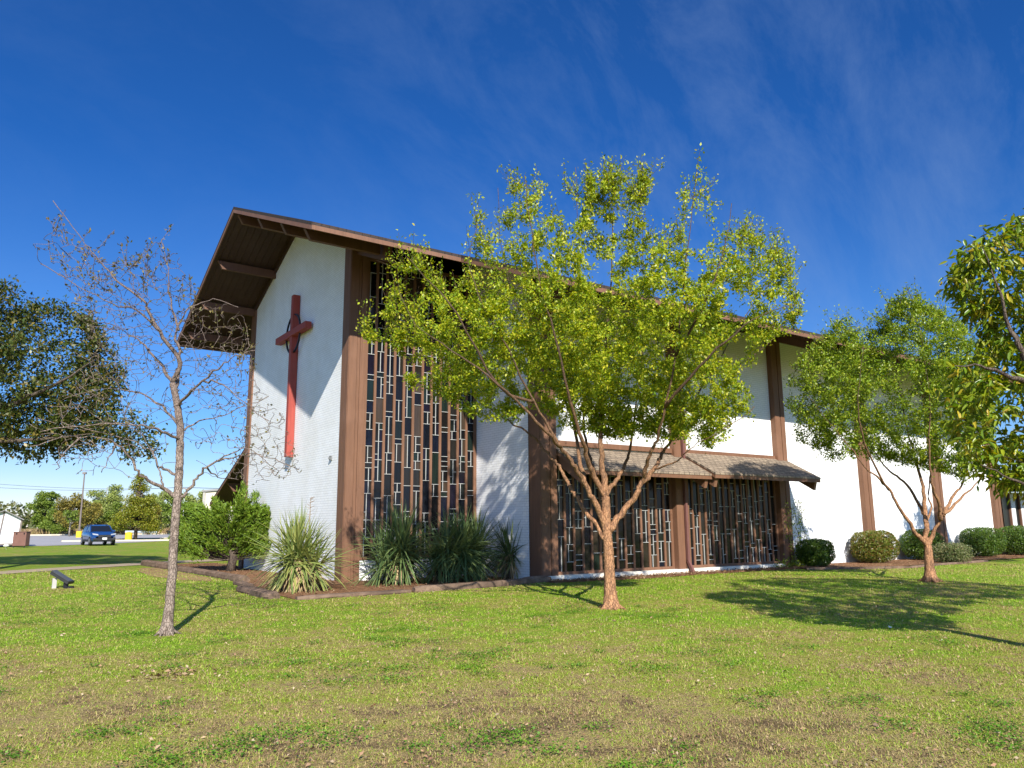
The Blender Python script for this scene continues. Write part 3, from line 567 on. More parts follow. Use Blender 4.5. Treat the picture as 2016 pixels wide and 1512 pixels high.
BARE_OUT = [[-2.37, 6.73], [-2.25, 6.34], [-1.73, 5.99], [-1.33, 5.65], [-0.66, 5.82], [-0.52, 6.11], [-0.26, 5.81], [-0.06, 5.31], [0.2, 4.97], [0.76, 4.97], [1.04, 4.23], [1.15, 3.67], [1.56, 3.19], [1.91, 2.34], [1.61, 2.23], [1.0, 2.12], [0.53, 2.31], [0.09, 2.12], [-0.37, 2.13], [-0.69, 2.28], [-1.16, 2.36], [-1.45, 2.25], [-1.85, 2.37], [-2.4, 2.48], [-2.46, 3.06], [-2.11, 3.45], [-1.67, 3.69], [-1.4, 4.17], [-1.68, 4.66], [-1.9, 5.32], [-2.46, 5.66], [-2.45, 5.91]]
BARE_BR = [
  (0.085, [[0, 0, 0], [0.02, 0, 0.72], [0.01, 0, 1.45], [0.02, 0, 2.05], [0.01, 0, 2.58], [-0.02, 0, 3.05], [-0.1, 0, 3.44], [-0.18, 0, 3.72]]),
  (0.045, [[-0.18, 0, 3.72], [-0.04, -0.1, 4.02], [-0.17, -0.2, 4.24], [-0.28, -0.3, 4.46], [-0.44, -0.4, 4.76], [-0.53, -0.4, 4.91], [-0.9, -0.5, 5.19], [-1.14, -0.5, 5.44], [-1.33, -0.6, 5.7], [-1.5, -0.6, 5.89], [-1.95, -0.6, 6.46]]),
  (0.040, [[-0.13, 0, 3.56], [-0.19, 0.2, 3.92], [-0.22, 0.3, 4.21], [-0.42, 0.5, 4.62], [-0.36, 0.6, 4.96], [-0.26, 0.7, 5.14], [0.04, 0.8, 5.3], [0.47, 0.8, 5.16]]),
  (0.025, [[-0.37, 0.5, 4.69], [-0.64, 0.7, 5.27], [-0.82, 0.9, 5.87], [-1.01, 1.0, 6.41]]),
  (0.035, [[-0.18, 0, 3.72], [-0.5, 0.3, 4.04], [-0.8, 0.5, 4.32], [-0.99, 0.6, 4.49], [-1.25, 0.7, 4.67], [-1.7, 0.9, 4.91], [-2.18, 1.0, 5.01]]),
  (0.020, [[-0.28, -0.3, 4.46], [-0.52, -0.6, 4.72], [-0.75, -0.9, 4.72], [-1.23, -1.0, 4.99], [-1.78, -1.0, 5.31]]),
  (0.035, [[-0.09, 0, 3.36], [0.19, -0.3, 3.51], [0.49, -0.5, 3.66], [0.84, -0.7, 3.84], [1.06, -0.8, 3.96], [1.37, -0.9, 4.02]]),
  (0.020, [[0.49, -0.5, 3.66], [0.95, -0.9, 3.51], [1.35, -1.2, 3.24], [1.78, -1.4, 2.93]]),
  (0.040, [[0.02, 0, 1.96], [-0.13, -0.1, 2.09], [-0.26, -0.3, 2.18], [-0.36, -0.5, 2.34], [-0.42, -0.6, 2.52], [-0.55, -0.8, 2.7], [-0.74, -1.0, 2.78], [-1.05, -1.2, 2.76], [-1.46, -1.3, 2.62]]),
  (0.020, [[-0.13, -0.1, 2.09], [-0.29, 0.1, 2.28], [-0.4, 0.2, 2.47], [-0.54, 0.3, 2.68], [-0.96, 0.6, 3.05], [-1.58, 0.8, 3.29]]),
  (0.030, [[0.01, 0, 2.28], [-0.27, 0.2, 2.41], [-0.51, 0.4, 2.49], [-0.69, 0.6, 2.72], [-1.14, 0.9, 2.92], [-1.8, 1.1, 3.11], [-2.56, 1.2, 3.3]]),
  (0.030, [[0, 0, 2.85], [-0.1, -0.4, 2.92], [-0.26, -0.7, 2.97], [-0.47, -1.0, 2.96], [-0.87, -1.3, 2.89], [-1.28, -1.4, 2.81]]),
  (0.030, [[-0.02, 0, 3.05], [-0.5, 0.4, 3.43], [-1.06, 0.7, 3.69], [-1.81, 1.0, 3.83], [-2.59, 1.2, 3.65]]),
  (0.035, [[0.02, 0, 1.94], [0.13, 0.1, 2.08], [0.24, 0.1, 2.26], [0.39, 0.1, 2.43], [0.53, 0.1, 2.53], [0.75, 0, 2.62], [1.02, -0.1, 2.71], [1.31, -0.2, 2.56], [1.58, -0.3, 2.36]]),
  (0.020, [[0.53, 0.1, 2.53], [0.65, 0.3, 2.59], [0.91, 0.4, 2.67], [1.29, 0.5, 2.58], [1.69, 0.5, 2.41]]),
  (0.020, [[0.39, 0.1, 2.43], [0.46, 0.4, 2.3], [0.71, 0.6, 2.27]]),
  (0.020, [[0, 0, 2.97], [0.12, 0.3, 3.16], [0.36, 0.5, 3.27], [0.72, 0.6, 3.45], [1.12, 0.6, 3.61]]),
  (0.020, [[-0.9, -1.1, 2.77], [-1.03, -1.2, 2.55], [-1.14, -1.2, 2.31]]),
  (0.020, [[-0.55, -0.8, 2.7], [-0.64, -0.8, 2.52], [-0.73, -0.8, 2.3]]),
]

DARK_OUT = [[-3.27, 4.86], [-3.03, 5.45], [-2.42, 5.78], [-1.84, 6.45], [-1.16, 6.78], [-0.58, 6.64], [-0.2, 7.12], [0.33, 7.18], [0.95, 6.77], [1.44, 6.42], [2.13, 5.61], [1.94, 3.01], [1.12, 2.51], [0.51, 2.7], [-0.11, 2.83], [-0.86, 2.97], [-1.49, 3.03], [-2.13, 2.98], [-2.75, 3.17], [-3.1, 3.62], [-3.2, 4.33]]
DARK_BR = [
  (0.120, [[0, 0, 0], [0.01, 0, 0.42], [0.02, 0, 0.88]]),
  (0.060, [[0.01, 0, 0.85], [-0.21, -0.1, 1.07], [-0.38, -0.2, 1.18], [-0.56, -0.3, 1.47], [-0.87, -0.5, 1.81], [-1.1, -0.6, 2.19], [-1.43, -0.8, 2.49], [-1.71, -0.9, 2.67], [-2.09, -1.1, 3.06], [-2.6, -1.3, 3.64], [-3.14, -1.3, 4.37]]),
  (0.080, [[0.01, 0, 0.85], [0, 0, 1.15], [0.08, 0.1, 1.6], [0.16, 0.2, 2.17], [0.14, 0.3, 2.72], [0.09, 0.5, 3.59], [0.01, 0.6, 4.94], [0.03, 0.6, 6.45]]),
  (0.045, [[0.08, 0.1, 1.6], [0.1, 0.4, 1.87], [0.06, 0.8, 2.37], [-0.16, 1.0, 2.69], [-0.34, 1.2, 2.96], [-0.61, 1.5, 3.85], [-0.97, 1.7, 5.15], [-1.2, 1.6, 6.28]]),
  (0.080, [[0.01, 0, 0.85], [0.16, 0, 1.09], [0.3, -0.2, 1.47], [0.39, -0.2, 1.61]]),
  (0.050, [[0.3, -0.2, 1.47], [0.1, -0.5, 1.96], [-0.16, -0.8, 2.35], [-0.28, -1.1, 3.17], [-0.26, -1.3, 4.35], [-0.27, -1.2, 6.12]]),
  (0.050, [[0.39, -0.2, 1.61], [0.63, 0, 1.85], [0.94, 0.2, 2.14], [1.16, 0.3, 2.31], [1.6, 0.6, 3.07], [1.94, 0.8, 4.42], [1.82, 0.8, 5.79]]),
  (0.045, [[0.38, -0.2, 1.58], [1.08, 0.5, 1.86], [1.54, 0.8, 2.14], [1.94, 1.0, 2.37], [2.62, 1.3, 3.12], [3.05, 1.5, 4.52]]),
  (0.035, [[0.02, 0, 1.4], [0.51, 0.6, 1.78], [0.67, 0.9, 2.31], [1.22, 1.4, 3.41], [1.64, 1.6, 5.11]]),
  (0.030, [[-1.1, -0.6, 2.19], [-2.06, -1.6, 3.25], [-2.26, -2.0, 4.25], [-1.99, -1.9, 5.46]]),
]

PECAN_OUT = [[-1.18, 4.47], [-1.06, 4.86], [-0.77, 5.1], [-0.43, 5.26], [0.15, 5.33], [1.05, 5.32], [1.72, 4.71], [1.71, 3.54], [1.39, 2.3], [0.51, 1.71], [-0.32, 1.77], [-0.72, 1.93], [-1.06, 2.11], [-1.34, 2.32], [-1.44, 2.75], [-1.41, 3.31], [-1.31, 3.62], [-1.11, 3.82], [-0.99, 4.07], [-1.09, 4.27]]
PECAN_BR = [
  (0.130, [[0, 0, -0.17], [0.12, 0, 0.84], [0.17, 0, 1.42], [0.2, 0, 2.07]]),
  (0.070, [[0.2, 0, 2.07], [-0.19, -0.3, 2.52], [-0.47, -0.4, 3.1], [-0.72, -0.5, 3.51], [-0.83, -0.5, 3.81], [-0.92, -0.5, 4.3], [-1.02, -0.5, 4.74]]),
  (0.060, [[0.21, 0, 1.71], [0.02, 0.2, 1.9], [-0.12, 0.4, 2.16], [-0.34, 0.6, 2.43], [-0.57, 0.7, 2.7], [-0.81, 0.8, 2.99]]),
  (0.060, [[0.2, 0, 2.07], [0.58, 0.3, 2.71], [0.78, 0.5, 3.52], [0.7, 0.5, 4.41], [0.55, 0.5, 5.25]]),
  (0.050, [[0.2, 0, 2.07], [0.32, -0.4, 2.51], [0.48, -0.6, 3.06], [0.71, -0.6, 3.77], [0.76, -0.6, 4.51]]),
  (0.040, [[-0.47, -0.4, 3.1], [-1.08, -0.8, 3.15], [-1.53, -1.0, 3.23], [-1.86, -1.1, 3.21]]),
  (0.040, [[0.02, 0.2, 1.9], [-0.62, -0.3, 1.94], [-1.09, -0.6, 2.04], [-1.53, -0.8, 2.17]]),
  (0.040, [[0.58, 0.3, 2.71], [0.74, 1.0, 3.63], [0.5, 1.2, 4.47], [0.05, 1.2, 4.84]]),
]

OAK_OUT = [[-5.59, 8.43], [-4.02, 9.9], [-1.95, 10.44], [-0.09, 9.87], [0.66, 9.59], [1.25, 9.12], [2.69, 8.93], [3.46, 8.19], [4.45, 7.01], [4.42, 6.38], [4.96, 5.49], [5.68, 4.7], [5.97, 3.67], [4.99, 3.67], [4.01, 4.11], [2.82, 3.95], [1.64, 3.7], [0.59, 3.96], [-1.15, 4.15], [-3.69, 3.82], [-5.5, 5.57]]
OAK_BR = [
  (0.250, [[0, 0, 0.28], [-0.19, 0, 2.1], [-0.34, 0, 3.8]]),
  (0.140, [[-0.34, 0, 3.8], [0.71, -0.5, 4.25], [1.75, -0.8, 4.25], [3.02, -1.0, 4.32], [4.5, -1.0, 4.5]]),
  (0.140, [[-0.34, 0, 3.8], [-0.46, 0.5, 5.61], [-0.11, 1.0, 7.53], [0.35, 1.2, 8.9]]),
  (0.120, [[-0.34, 0, 3.8], [-1.0, -0.5, 5.8], [-1.08, -1.0, 7.96], [-0.94, -1.0, 9.56]]),
  (0.120, [[-0.34, 0, 3.8], [-2.29, 0.5, 4.73], [-4.65, 1.0, 6.08], [-5.9, 1.0, 7.2]]),
  (0.100, [[-0.42, 0.5, 5.25], [2.37, -1.5, 5.61], [3.9, -2.0, 6.17], [4.81, -2.0, 6.83]]),
  (0.100, [[0.88, -0.5, 4.28], [1.25, 1.0, 4.95], [2.28, 2.0, 5.44], [3.82, 2.0, 4.87]]),
]

# ------------------------------------------------------------------ trees
def edge_dist(P, poly):
    d = np.full(len(P), 1e9); n = len(poly); Q = np.asarray(poly, float)
    for i in range(n):
        a, b = Q[i], Q[(i+1) % n]; ab = b-a; t = np.clip(((P-a)@ab)/(ab@ab+1e-9), 0, 1)
        d = np.minimum(d, np.linalg.norm(P-(a+t[:, None]*ab), axis=1))
    return d
def smooth_path(pts, k=4):
    P = [np.array(p, float) for p in pts]
    if len(P) < 3: return P
    out = []
    for i in range(len(P)-1):
        p0 = P[max(i-1, 0)]; p1 = P[i]; p2 = P[i+1]; p3 = P[min(i+2, len(P)-1)]
        for j in range(k):
            t = j/k; out.append(.5*((2*p1)+(-p0+p2)*t+(2*p0-5*p1+4*p2-p3)*t*t+(-p0+3*p1-3*p2+p3)*t**3))
    out.append(P[-1]); return out
def leaves(name, P, D, Nn, L, Wd, mtl, parent, fold=.18, long=False):
    """one blade per point: P base, D direction, Nn normal"""
    D = D/np.linalg.norm(D, axis=1)[:, None]; S = np.cross(D, Nn); S /= np.linalg.norm(S, axis=1)[:, None]+1e-9; U = np.cross(S, D)
    L = L[:, None]; Wd = Wd[:, None]; n = len(P)
    if not long:
        V = np.stack([P, P+D*L*.45+S*Wd*.5+U*Wd*fold, P+D*L, P+D*L*.45-S*Wd*.5+U*Wd*fold], 1).reshape(-1, 3)
        b = np.arange(n)[:, None]*4; F = b+np.array([[0, 1, 2, 3]])
    else:
        V = np.stack([P, P+D*L*.28+S*Wd*.45+U*Wd*fold, P+D*L*.65+S*Wd*.42+U*(Wd*fold-L*.05), P+D*L-U*L*.16, P+D*L*.65-S*Wd*.42+U*(Wd*fold-L*.05), P+D*L*.28-S*Wd*.45+U*Wd*fold], 1).reshape(-1, 3)
        b = np.arange(n)[:, None]*6; F = np.concatenate([b+np.array([[0, 1, 2, 3]]), b+np.array([[3, 4, 5, 0]])])
    return npmesh(name, V, F, mtl, parent)
def tree(name, base, label, cat, group, br, outl, bark, leafm, seed, ntw, per, L, Wd, thick, twig_r=.009, twig_max=1.3, droop=0.0, clump=.0, flare=1.7, up=.25, keep=None, spread=.06, long=False, minleaf=.2, trunk_sides=9, wig=.02, minr=.0028, shoots=0, plume=None):
    rng = np.random.default_rng(seed); B = np.array(base, float); X = RT; Y = FW
    def w(p): return B+X*p[0]+Y*p[1]+UP*p[2]
    T = thing(name, tuple(B), label, cat, group)
    tb = MB(); nodes = []; rad = []; dirs = []
    for bi, (r0, pts) in enumerate(br):
        P = [w(p) for p in smooth_path(pts, 4 if bi else 12)]; n = len(P)
        wob = .012 if bi else .003
        rr = [max(.006, r0*(((1-i/(n-1))*.9+.1)**1.25 if bi else 1-.28*i/(n-1))) for i in range(n)]
        if bi == 0:
            for i in range(n):
                h = P[i][2]-B[2]; rr[i] *= 1+(flare-1)*math.exp(-max(h, 0)/.16)
            P[0] = P[0]-UP*.1
            for q in range(6):
                a_ = q*1.05+rng.uniform(-.3, .3); o_ = np.array([math.cos(a_), math.sin(a_), 0]); R_0 = r0*1.15
                tb.tube([B+o_*R_0*.4+UP*.2, B+o_*R_0*1.1+UP*.055, B+o_*R_0*rng.uniform(1.9, 2.9)-UP*.02], [r0*.4, r0*.34, r0*.14], 6)
        P = [p+rng.normal(0, wob, 3)*(1 if 0 < i < n-1 else 0) for i, p in enumerate(P)]
        tb.tube(P, rr, trunk_sides if r0 > .04 else 6)
        for i in range(1 if bi else n//2, n):
            nodes.append(P[i]); rad.append(rr[i]); d = P[i]-P[i-1]; dirs.append(d/(np.linalg.norm(d)+1e-9))
    # crown targets inside the outline
    LN = np.array([q for r0, pp in br[1:] for q in smooth_path(pp, 6)])
    O = np.array(outl); lo, hi = O.min(0), O.max(0); pts = []
    while len(pts) < ntw:
        q = rng.uniform(lo, hi, (4*ntw, 2)); q = q[inpoly(q, outl)]
        ed = edge_dist(q, outl); dm = np.minimum(thick, 1.5*ed+.15)
        d = rng.uniform(-1, 1, len(q))*dm
        for k in range(len(q)):
            p = (q[k, 0], d[k], q[k, 1])
            if clump and noise.noise(Vector((p[0]*clump, p[1]*clump, p[2]*clump*.45))+Vector((seed, 0, 0))) < rng.uniform(-.5, .12): continue
            if plume and p[2] > plume[0] and rng.random() > max(plume[2], math.exp(-(np.min(np.linalg.norm(LN-np.array(p), axis=1))/plume[1])**2)): continue
            if keep and not keep(p, rng): continue
            pts.append(p)
    tg = np.array([w(p) for p in pts[:ntw]])
    NP = np.zeros((len(nodes)+ntw*9+10, 3)); NP[:len(nodes)] = nodes; cnt = len(nodes)
    dist0 = np.array([np.min(np.linalg.norm(NP[:cnt]-t, axis=1)) for t in tg])
    LP, LD = [], []
    for ti in np.argsort(dist0):
        t = tg[ti]; dv = t-NP[:cnt]; dd = np.linalg.norm(dv, axis=1); cost = dd+.45*np.maximum(0, NP[:cnt, 2]-t[2])
        k = int(np.argmin(cost)); L0 = dd[k]
        if L0 < .05: continue
        p0 = NP[k]; d0 = dirs[k]; p1 = p0+d0*L0*.35+UP*L0*up*.5; p2 = t
        n = max(3, min(8, int(L0/.16)+2)); path = []
        for i in range(n+1):
            s = i/n; q = p0*(1-s)**2+p1*2*s*(1-s)+p2*s*s
            if 0 < i: q = q+rng.normal(0, wig*min(1, L0), 3)
            path.append(q)
        r0 = min(rad[k]*.7, twig_r*(.5+L0*.6)); rr = [max(minr, r0*(1-.8*i/n)) for i in range(n+1)]
        tb.tube(path, rr, 4 if r0 > .008 else 3, cap=False)
        for i in range(1, n+1):
            NP[cnt] = path[i]; cnt += 1; rad.append(rr[i]); d = path[i]-path[i-1]; dirs.append(d/(np.linalg.norm(d)+1e-9))
        m = rng.poisson(per*min(1.4, .5+L0*.7))
        for _ in range(m):
            s = minleaf+(1-minleaf)*rng.random()**.8; i = min(n-1, int(s*n)); f = s*n-i
            LP.append(path[i]*(1-f)+path[i+1]*f); LD.append(dirs[-1-(n-1-i)])
    # leading shoots that stand out of the crown
    if shoots:
        R2 = NP[:cnt]-B; A2 = np.stack([R2@X, R2[:, 2]], 1); ed = edge_dist(A2, outl); hh = np.array(outl)[:, 1]; cand = np.where((ed < .5) & (A2[:, 1] > hh.min()+.35*(hh.max()-hh.min())))[0]
        for k in rng.choice(cand, shoots):
            p = NP[k].copy(); d = dirs[k]*.5+UP*.8+rng.normal(0, .25, 3); d /= np.linalg.norm(d); Ls = rng.uniform(.2, .6); path = [p.copy()]
            for i in range(6): d = d+rng.normal(0, .07, 3)+UP*.05; d /= np.linalg.norm(d); p = p+d*Ls/6; path.append(p.copy())
            tb.tube(path, [max(minr, .006*(1-i/7)) for i in range(7)], 3, cap=False)
            for i in range(int(Ls*38)):
                s = rng.random()*5.99; q = int(s); LP.append(path[q]*(1-s+q)+path[q+1]*(s-q)); LD.append(d)
    tb.build('trunk', bark, T, smooth=True)
    if LP:
        LP = np.array(LP); LD = np.array(LD); n = len(LP)
        D = LD*.5+rng.normal(0, .75, (n, 3)); D[:, 2] += .1-droop
        Nn = rng.normal(0, .55, (n, 3)); Nn[:, 2] += .8
        LP = LP+rng.normal(0, spread, (n, 3))
        sz = rng.uniform(.7, 1.25, n); leaves('crown', LP, D, Nn, L*sz, Wd*sz*rng.uniform(.8, 1.1, n), leafm, T, long=long)
    return T
def bark_mat(name, c, c2, scale=6, bump=1.0, upper=None, zlo=1.6, zhi=4.2):
    """flaking bark: plates, dark specks, and younger darker bark on the upper limbs"""
    m = bpy.data.materials.new(name); m.use_nodes = True; t = m.node_tree; b = t.nodes['Principled BSDF']; b.inputs['Roughness'].default_value = .9; b.inputs['Specular IOR Level'].default_value = .12
    k = N(t, 'ShaderNodeTexCoord'); mp = N(t, 'ShaderNodeMapping'); mp.inputs['Scale'].default_value = (1, 1, .45); t.links.new(k.outputs['Object'], mp.inputs[0])
    n = N(t, 'ShaderNodeTexNoise'); n.inputs['Scale'].default_value = scale*2.2; n.inputs['Detail'].default_value = 7; n.inputs['Roughness'].default_value = .7; t.links.new(mp.outputs[0], n.inputs['Vector'])
    v = N(t, 'ShaderNodeTexVoronoi', feature='DISTANCE_TO_EDGE'); v.inputs['Scale'].default_value = scale*4; t.links.new(mp.outputs[0], v.inputs['Vector'])
    r = ramp(t, n.outputs[0], [(.30, tuple(x*.55 for x in c2)), (.43, c2), (.52, c), (.70, tuple(min(1, x*1.3) for x in c))])
    r2 = ramp(t, v.outputs['Distance'], [(.0, (.45, .42, .40)), (.10, (1, 1, 1))])
    x = N(t, 'ShaderNodeMix', data_type='RGBA', blend_type='MULTIPLY'); x.inputs[0].default_value = .8; t.links.new(r.outputs[0], x.inputs['A']); t.links.new(r2.outputs[0], x.inputs['B']); out = x.outputs['Result']
    if upper:
        s = N(t, 'ShaderNodeSeparateXYZ'); t.links.new(k.outputs['Object'], s.inputs[0]); mr = N(t, 'ShaderNodeMapRange'); mr.inputs['From Min'].default_value = zlo; mr.inputs['From Max'].default_value = zhi; t.links.new(s.outputs['Z'], mr.inputs['Value'])
        y = N(t, 'ShaderNodeMix', data_type='RGBA'); y.inputs['B'].default_value = upper+(1,); t.links.new(mr.outputs[0], y.inputs[0]); t.links.new(out, y.inputs['A']); out = y.outputs['Result']
    t.links.new(out, b.inputs['Base Color'])
    a = N(t, 'ShaderNodeMath', operation='MULTIPLY'); t.links.new(n.outputs[0], a.inputs[0]); t.links.new(r2.outputs[0], a.inputs[1])
    bp = N(t, 'ShaderNodeBump'); bp.inputs['Strength'].default_value = min(1, bump); bp.inputs['Distance'].default_value = .03; t.links.new(a.outputs[0], bp.inputs['Height']); t.links.new(bp.outputs[0], b.inputs['Normal'])
    return m
BARK_ELM = bark_mat('flaking_elm_bark', (.43, .225, .115), (.26, .14, .08), 7, 1.0, (.105, .07, .045)); BARK_GREY = bark_mat('grey_bark', (.32, .25, .20), (.20, .15, .12), 9, 1.0, (.20, .15, .125), 2.2, 4.5); BARK_DK = bark_mat('dark_bark', (.13, .10, .075), (.08, .06, .05), 6)
LF_ELM = leaf_mat('elm_leaf', [(.09, .17, .014), (.26, .35, .018), (.43, .47, .022), (.15, .25, .016), (.54, .48, .035), (.35, .41, .02)], trans=.36, rough=.4)
LF_DRY = leaf_mat('dry_leaf', [(.10, .10, .03), (.17, .13, .05), (.07, .09, .025), (.22, .17, .05), (.12, .09, .05)], trans=.2)
LF_DK = leaf_mat('dark_elm_leaf', [(.09, .16, .013), (.18, .27, .015), (.29, .35, .02), (.14, .22, .015), (.38, .38, .03)], trans=.3, rough=.4)
LF_PEC = leaf_mat('broad_leaf', [(.10, .18, .014), (.19, .27, .018), (.30, .33, .02), (.15, .23, .015), (.46, .34, .03), (.15, .22, .014)], trans=.34, rough=.32, pos=[.25, .5, .7, .95])
LF_OAK = leaf_mat('oak_leaf', [(.028, .05, .010), (.05, .078, .012), (.10, .105, .018), (.04, .062, .011), (.22, .16, .035)], trans=.2, rough=.4, pos=[.25, .55, .75])
tree('elm_tree', (1.64, -8.37, -.09), 'wide multi-stemmed elm with yellow-green leaves and orange flaking trunk in front of the canopy', 'tree', 'trees on the lawn', ELM_BR, [(a, h if h < 6 else 6+(h-6)*.84) for a, h in ELM_OUT], BARK_ELM, LF_ELM, 3, 2350, 92, .064, .036, 2.8, twig_r=.009, clump=1.2, up=1.0, spread=.045, shoots=520, plume=(1.5, .74, .1), keep=lambda q, r: r.random() < (.8 if q[2] < 3.5 else 1-.72*min(1, max(0, (q[2]-5.0)/2.6))))
bare_br = [(.068 if i == 0 else r*.82, q) for i, (r, q) in enumerate(BARE_BR)]
tree('bare_tree', (-5.52, -6.72, -.13), 'slim grey leaning tree, nearly bare with a few brown leaves, nearest the camera', 'tree', 'trees on the lawn', bare_br, BARE_OUT, BARK_GREY, LF_DRY, 8, 1700, 1.0, .055, .03, 1.6, twig_r=.0085, wig=.009, minr=.0042, shoots=60, up=.3, clump=.6, minleaf=.5, spread=.02)
tree('elm_tree', (11.31, -9.18, -.01), 'smaller dark green elm with forked orange trunk before the round shrubs', 'tree', 'trees on the lawn', DARK_BR, DARK_OUT, BARK_ELM, LF_DK, 5, 1550, 78, .068, .037, 2.4, shoots=160, twig_r=.012, clump=.8, up=.4, spread=.06)
PO = [(-1.15, 4.35), (-1.06, 4.86), (-.77, 5.1), (-.43, 5.26), (.15, 5.5), (1.05, 6.9), (2.6, 7.7), (4.6, 7.4), (6.4, 6.9), (7.0, 5.8), (6.4, 4.9), (4.3, 4.3), (2.9, 3.6), (1.5, 2.7), (.51, 1.75), (-.32, 1.77), (-.72, 1.93), (-1.06, 2.11), (-1.34, 2.4), (-1.44, 2.85), (-1.38, 3.3), (-1.2, 3.5), (-.8, 3.6), (-.72, 3.9), (-1.0, 4.1)]
PB = PECAN_BR+[(.06, [[.3, 0, 2.3], [1.2, .2, 2.9], [2.4, .4, 4.2], [3.8, .5, 5.2], [6.0, .3, 6.0]]), (.05, [[.6, .2, 3.0], [1.5, -.6, 4.6], [2.6, -.9, 6.4]])]
tree('broadleaf_tree', (2.63, -15.43, -.16), 'large-leaved tree with drooping green and yellow leaves at the right edge', 'tree', 'trees on the lawn', PB, PO, BARK_DK, LF_PEC, 12, 1800, 24, .12, .042, 1.15, twig_r=.012, droop=.75, clump=.95, keep=lambda q, r: r.random() < (.5 if q[0] > .2 else 1), spread=.05, long=True, up=.3)
OO = OAK_OUT
tree('oak_tree', (-7.84, 12.4, 0), 'broad dark evergreen oak at the left edge behind the bare tree', 'tree', None, OAK_BR, OO, BARK_DK, LF_OAK, 21, 1250, 58, .14, .08, 4.2, twig_r=.022, clump=.75, shoots=150, spread=.16, up=.2, trunk_sides=10)

tree('elm_tree', (20.6, -10.6, 0), 'elm standing just outside the right edge, known by its shadow on the white wall', 'tree', 'trees on the lawn', DARK_BR, [(-2.2, 4.4), (-2.0, 5.6), (-1.1, 6.9), (.2, 7.4), (1.5, 6.8), (2.2, 5.4), (2.0, 4.0), (.6, 3.4), (-1.2, 3.5)], BARK_ELM, LF_DK, 15, 420, 66, .095, .055, 2.1, twig_r=.012, clump=.5, up=.4, spread=.08)

# distant trees: each its own trunk and crown
def simple_tree(name, base, h, r, crown0, leafm, label, seed, nl=3200, lsize=.26, cone=False, group='trees beyond the parking lot', bark=BARK_DK, tr=.18, lobes=26, cat='tree'):
    rng = np.random.default_rng(seed); B = np.array(base, float); T = thing(name, tuple(B), label, cat, group)
    tb = MB(); tb.tube([B-UP*.2, B+UP*h*.3, B+UP*h*.62, B+UP*h*.95], [tr*1.25, tr*.9, tr*.55, .03], 7)
    cs = []
    for i in range(lobes):
        if cone:
            u = rng.random()**1.1; z = crown0+(h-crown0)*u; rr = r*(1-u)**.85; a = rng.random()*6.283; q = rr*math.sqrt(rng.uniform(.25, 1))
            c = np.array([q*math.cos(a), q*math.sin(a), z-.12*q]); s = .16*r+.22*rr*.9
        else:
            a = rng.random()*6.283; u = rng.random(); z = crown0+(h-crown0)*(.12+.8*u); rr = r*math.sqrt(max(.05, 1-((z-crown0)/(h-crown0)*2-.9)**2*.75)); q = rr*rng.uniform(.3, .95)
            c = np.array([q*math.cos(a), q*math.sin(a), z]); s = r*rng.uniform(.2, .38)
        cs.append((c, s)); tb.tube([B+UP*min(h*.85, max(crown0*.8, c[2]*.7)), B+c*np.array([.6, .6, .9]), B+c], [tr*.4, tr*.22, .02], 4, cap=False)
    P = []
    for c, s in cs:
        k = int(2.2*nl*s**2/sum(x[1]**2 for x in cs)); v = rng.normal(0, 1, (k, 3)); v /= np.linalg.norm(v, axis=1)[:, None]; v *= (rng.random(k)**.42)[:, None]*s; v[:, 2] *= .72 if not cone else .5
        P.append(B+c+v)
    P = np.concatenate(P); n = len(P); tb.build('trunk', bark, T, smooth=True)
    D = rng.normal(0, 1, (n, 3)); Nn = rng.normal(0, .6, (n, 3)); Nn[:, 2] += .8; sz = rng.uniform(.6, 1.3, n)*lsize
    leaves('crown', P, D, Nn, sz, sz*.62, leafm, T); return T
LF_A = leaf_mat('far_green_leaf', [(.09, .15, .025), (.16, .23, .03), (.23, .28, .045), (.12, .19, .025)], trans=.3)
LF_B = leaf_mat('far_olive_leaf', [(.15, .14, .03), (.23, .20, .035), (.32, .24, .045), (.13, .14, .03)], trans=.3)
LF_C = leaf_mat('far_light_leaf', [(.18, .23, .045), (.28, .33, .08), (.36, .39, .12), (.21, .27, .05)], trans=.3)
LF_CY = leaf_mat('cypress_needle', [(.10, .145, .014), (.19, .22, .018), (.29, .28, .025), (.24, .20, .025)], trans=.3)
def px(p, s): return (p-1008)*s*.99/1516
BARK_PALE = bark_mat('pale_bark', (.34, .30, .25), (.2, .17, .14), 3)
FT = [('broad_tree', 92, 130, 7.4, 3.0, .6, LF_A, 'rounded bright green tree left of the lamp post beyond the lot', 4200, .3),
      ('olive_tree', 146, 120, 6.2, 3.2, .9, LF_B, 'bronze olive tree directly behind the lamp post', 4200, .27),
      ('tall_tree', 207, 142, 9.0, 3.9, .8, LF_C, 'tall pale green tree between the lamp post and the cypress', 5200, .32),
      ('broad_tree', 246, 128, 5.2, 2.6, .5, LF_A, 'low green tree half hidden behind the cypress', 2600, .28),
      ('tall_tree', 318, 138, 7.6, 2.9, 2.2, LF_C, 'pale green tree right of the cypress with light trunk', 3200, .3),
      ('olive_tree', 183, 126, 5.0, 2.4, .5, LF_B, 'low olive tree behind the blue car', 2600, .27),
      ('broad_tree', 352, 126, 6.2, 2.8, .6, LF_A, 'green tree behind the slim leaning trunk', 2800, .28),
      ('tall_tree', 392, 132, 7.2, 3.2, .8, LF_C, 'pale green tree beside the beige building', 3600, .3),
      ('broad_tree', 116, 126, 4.0, 2.3, .3, LF_A, 'small dark green tree low in front of the bright green one', 2400, .26),
      ('olive_tree', 295, 129, 5.2, 2.1, 1.6, LF_B, 'slender olive tree with pale stem right behind the cypress', 1900, .26)]
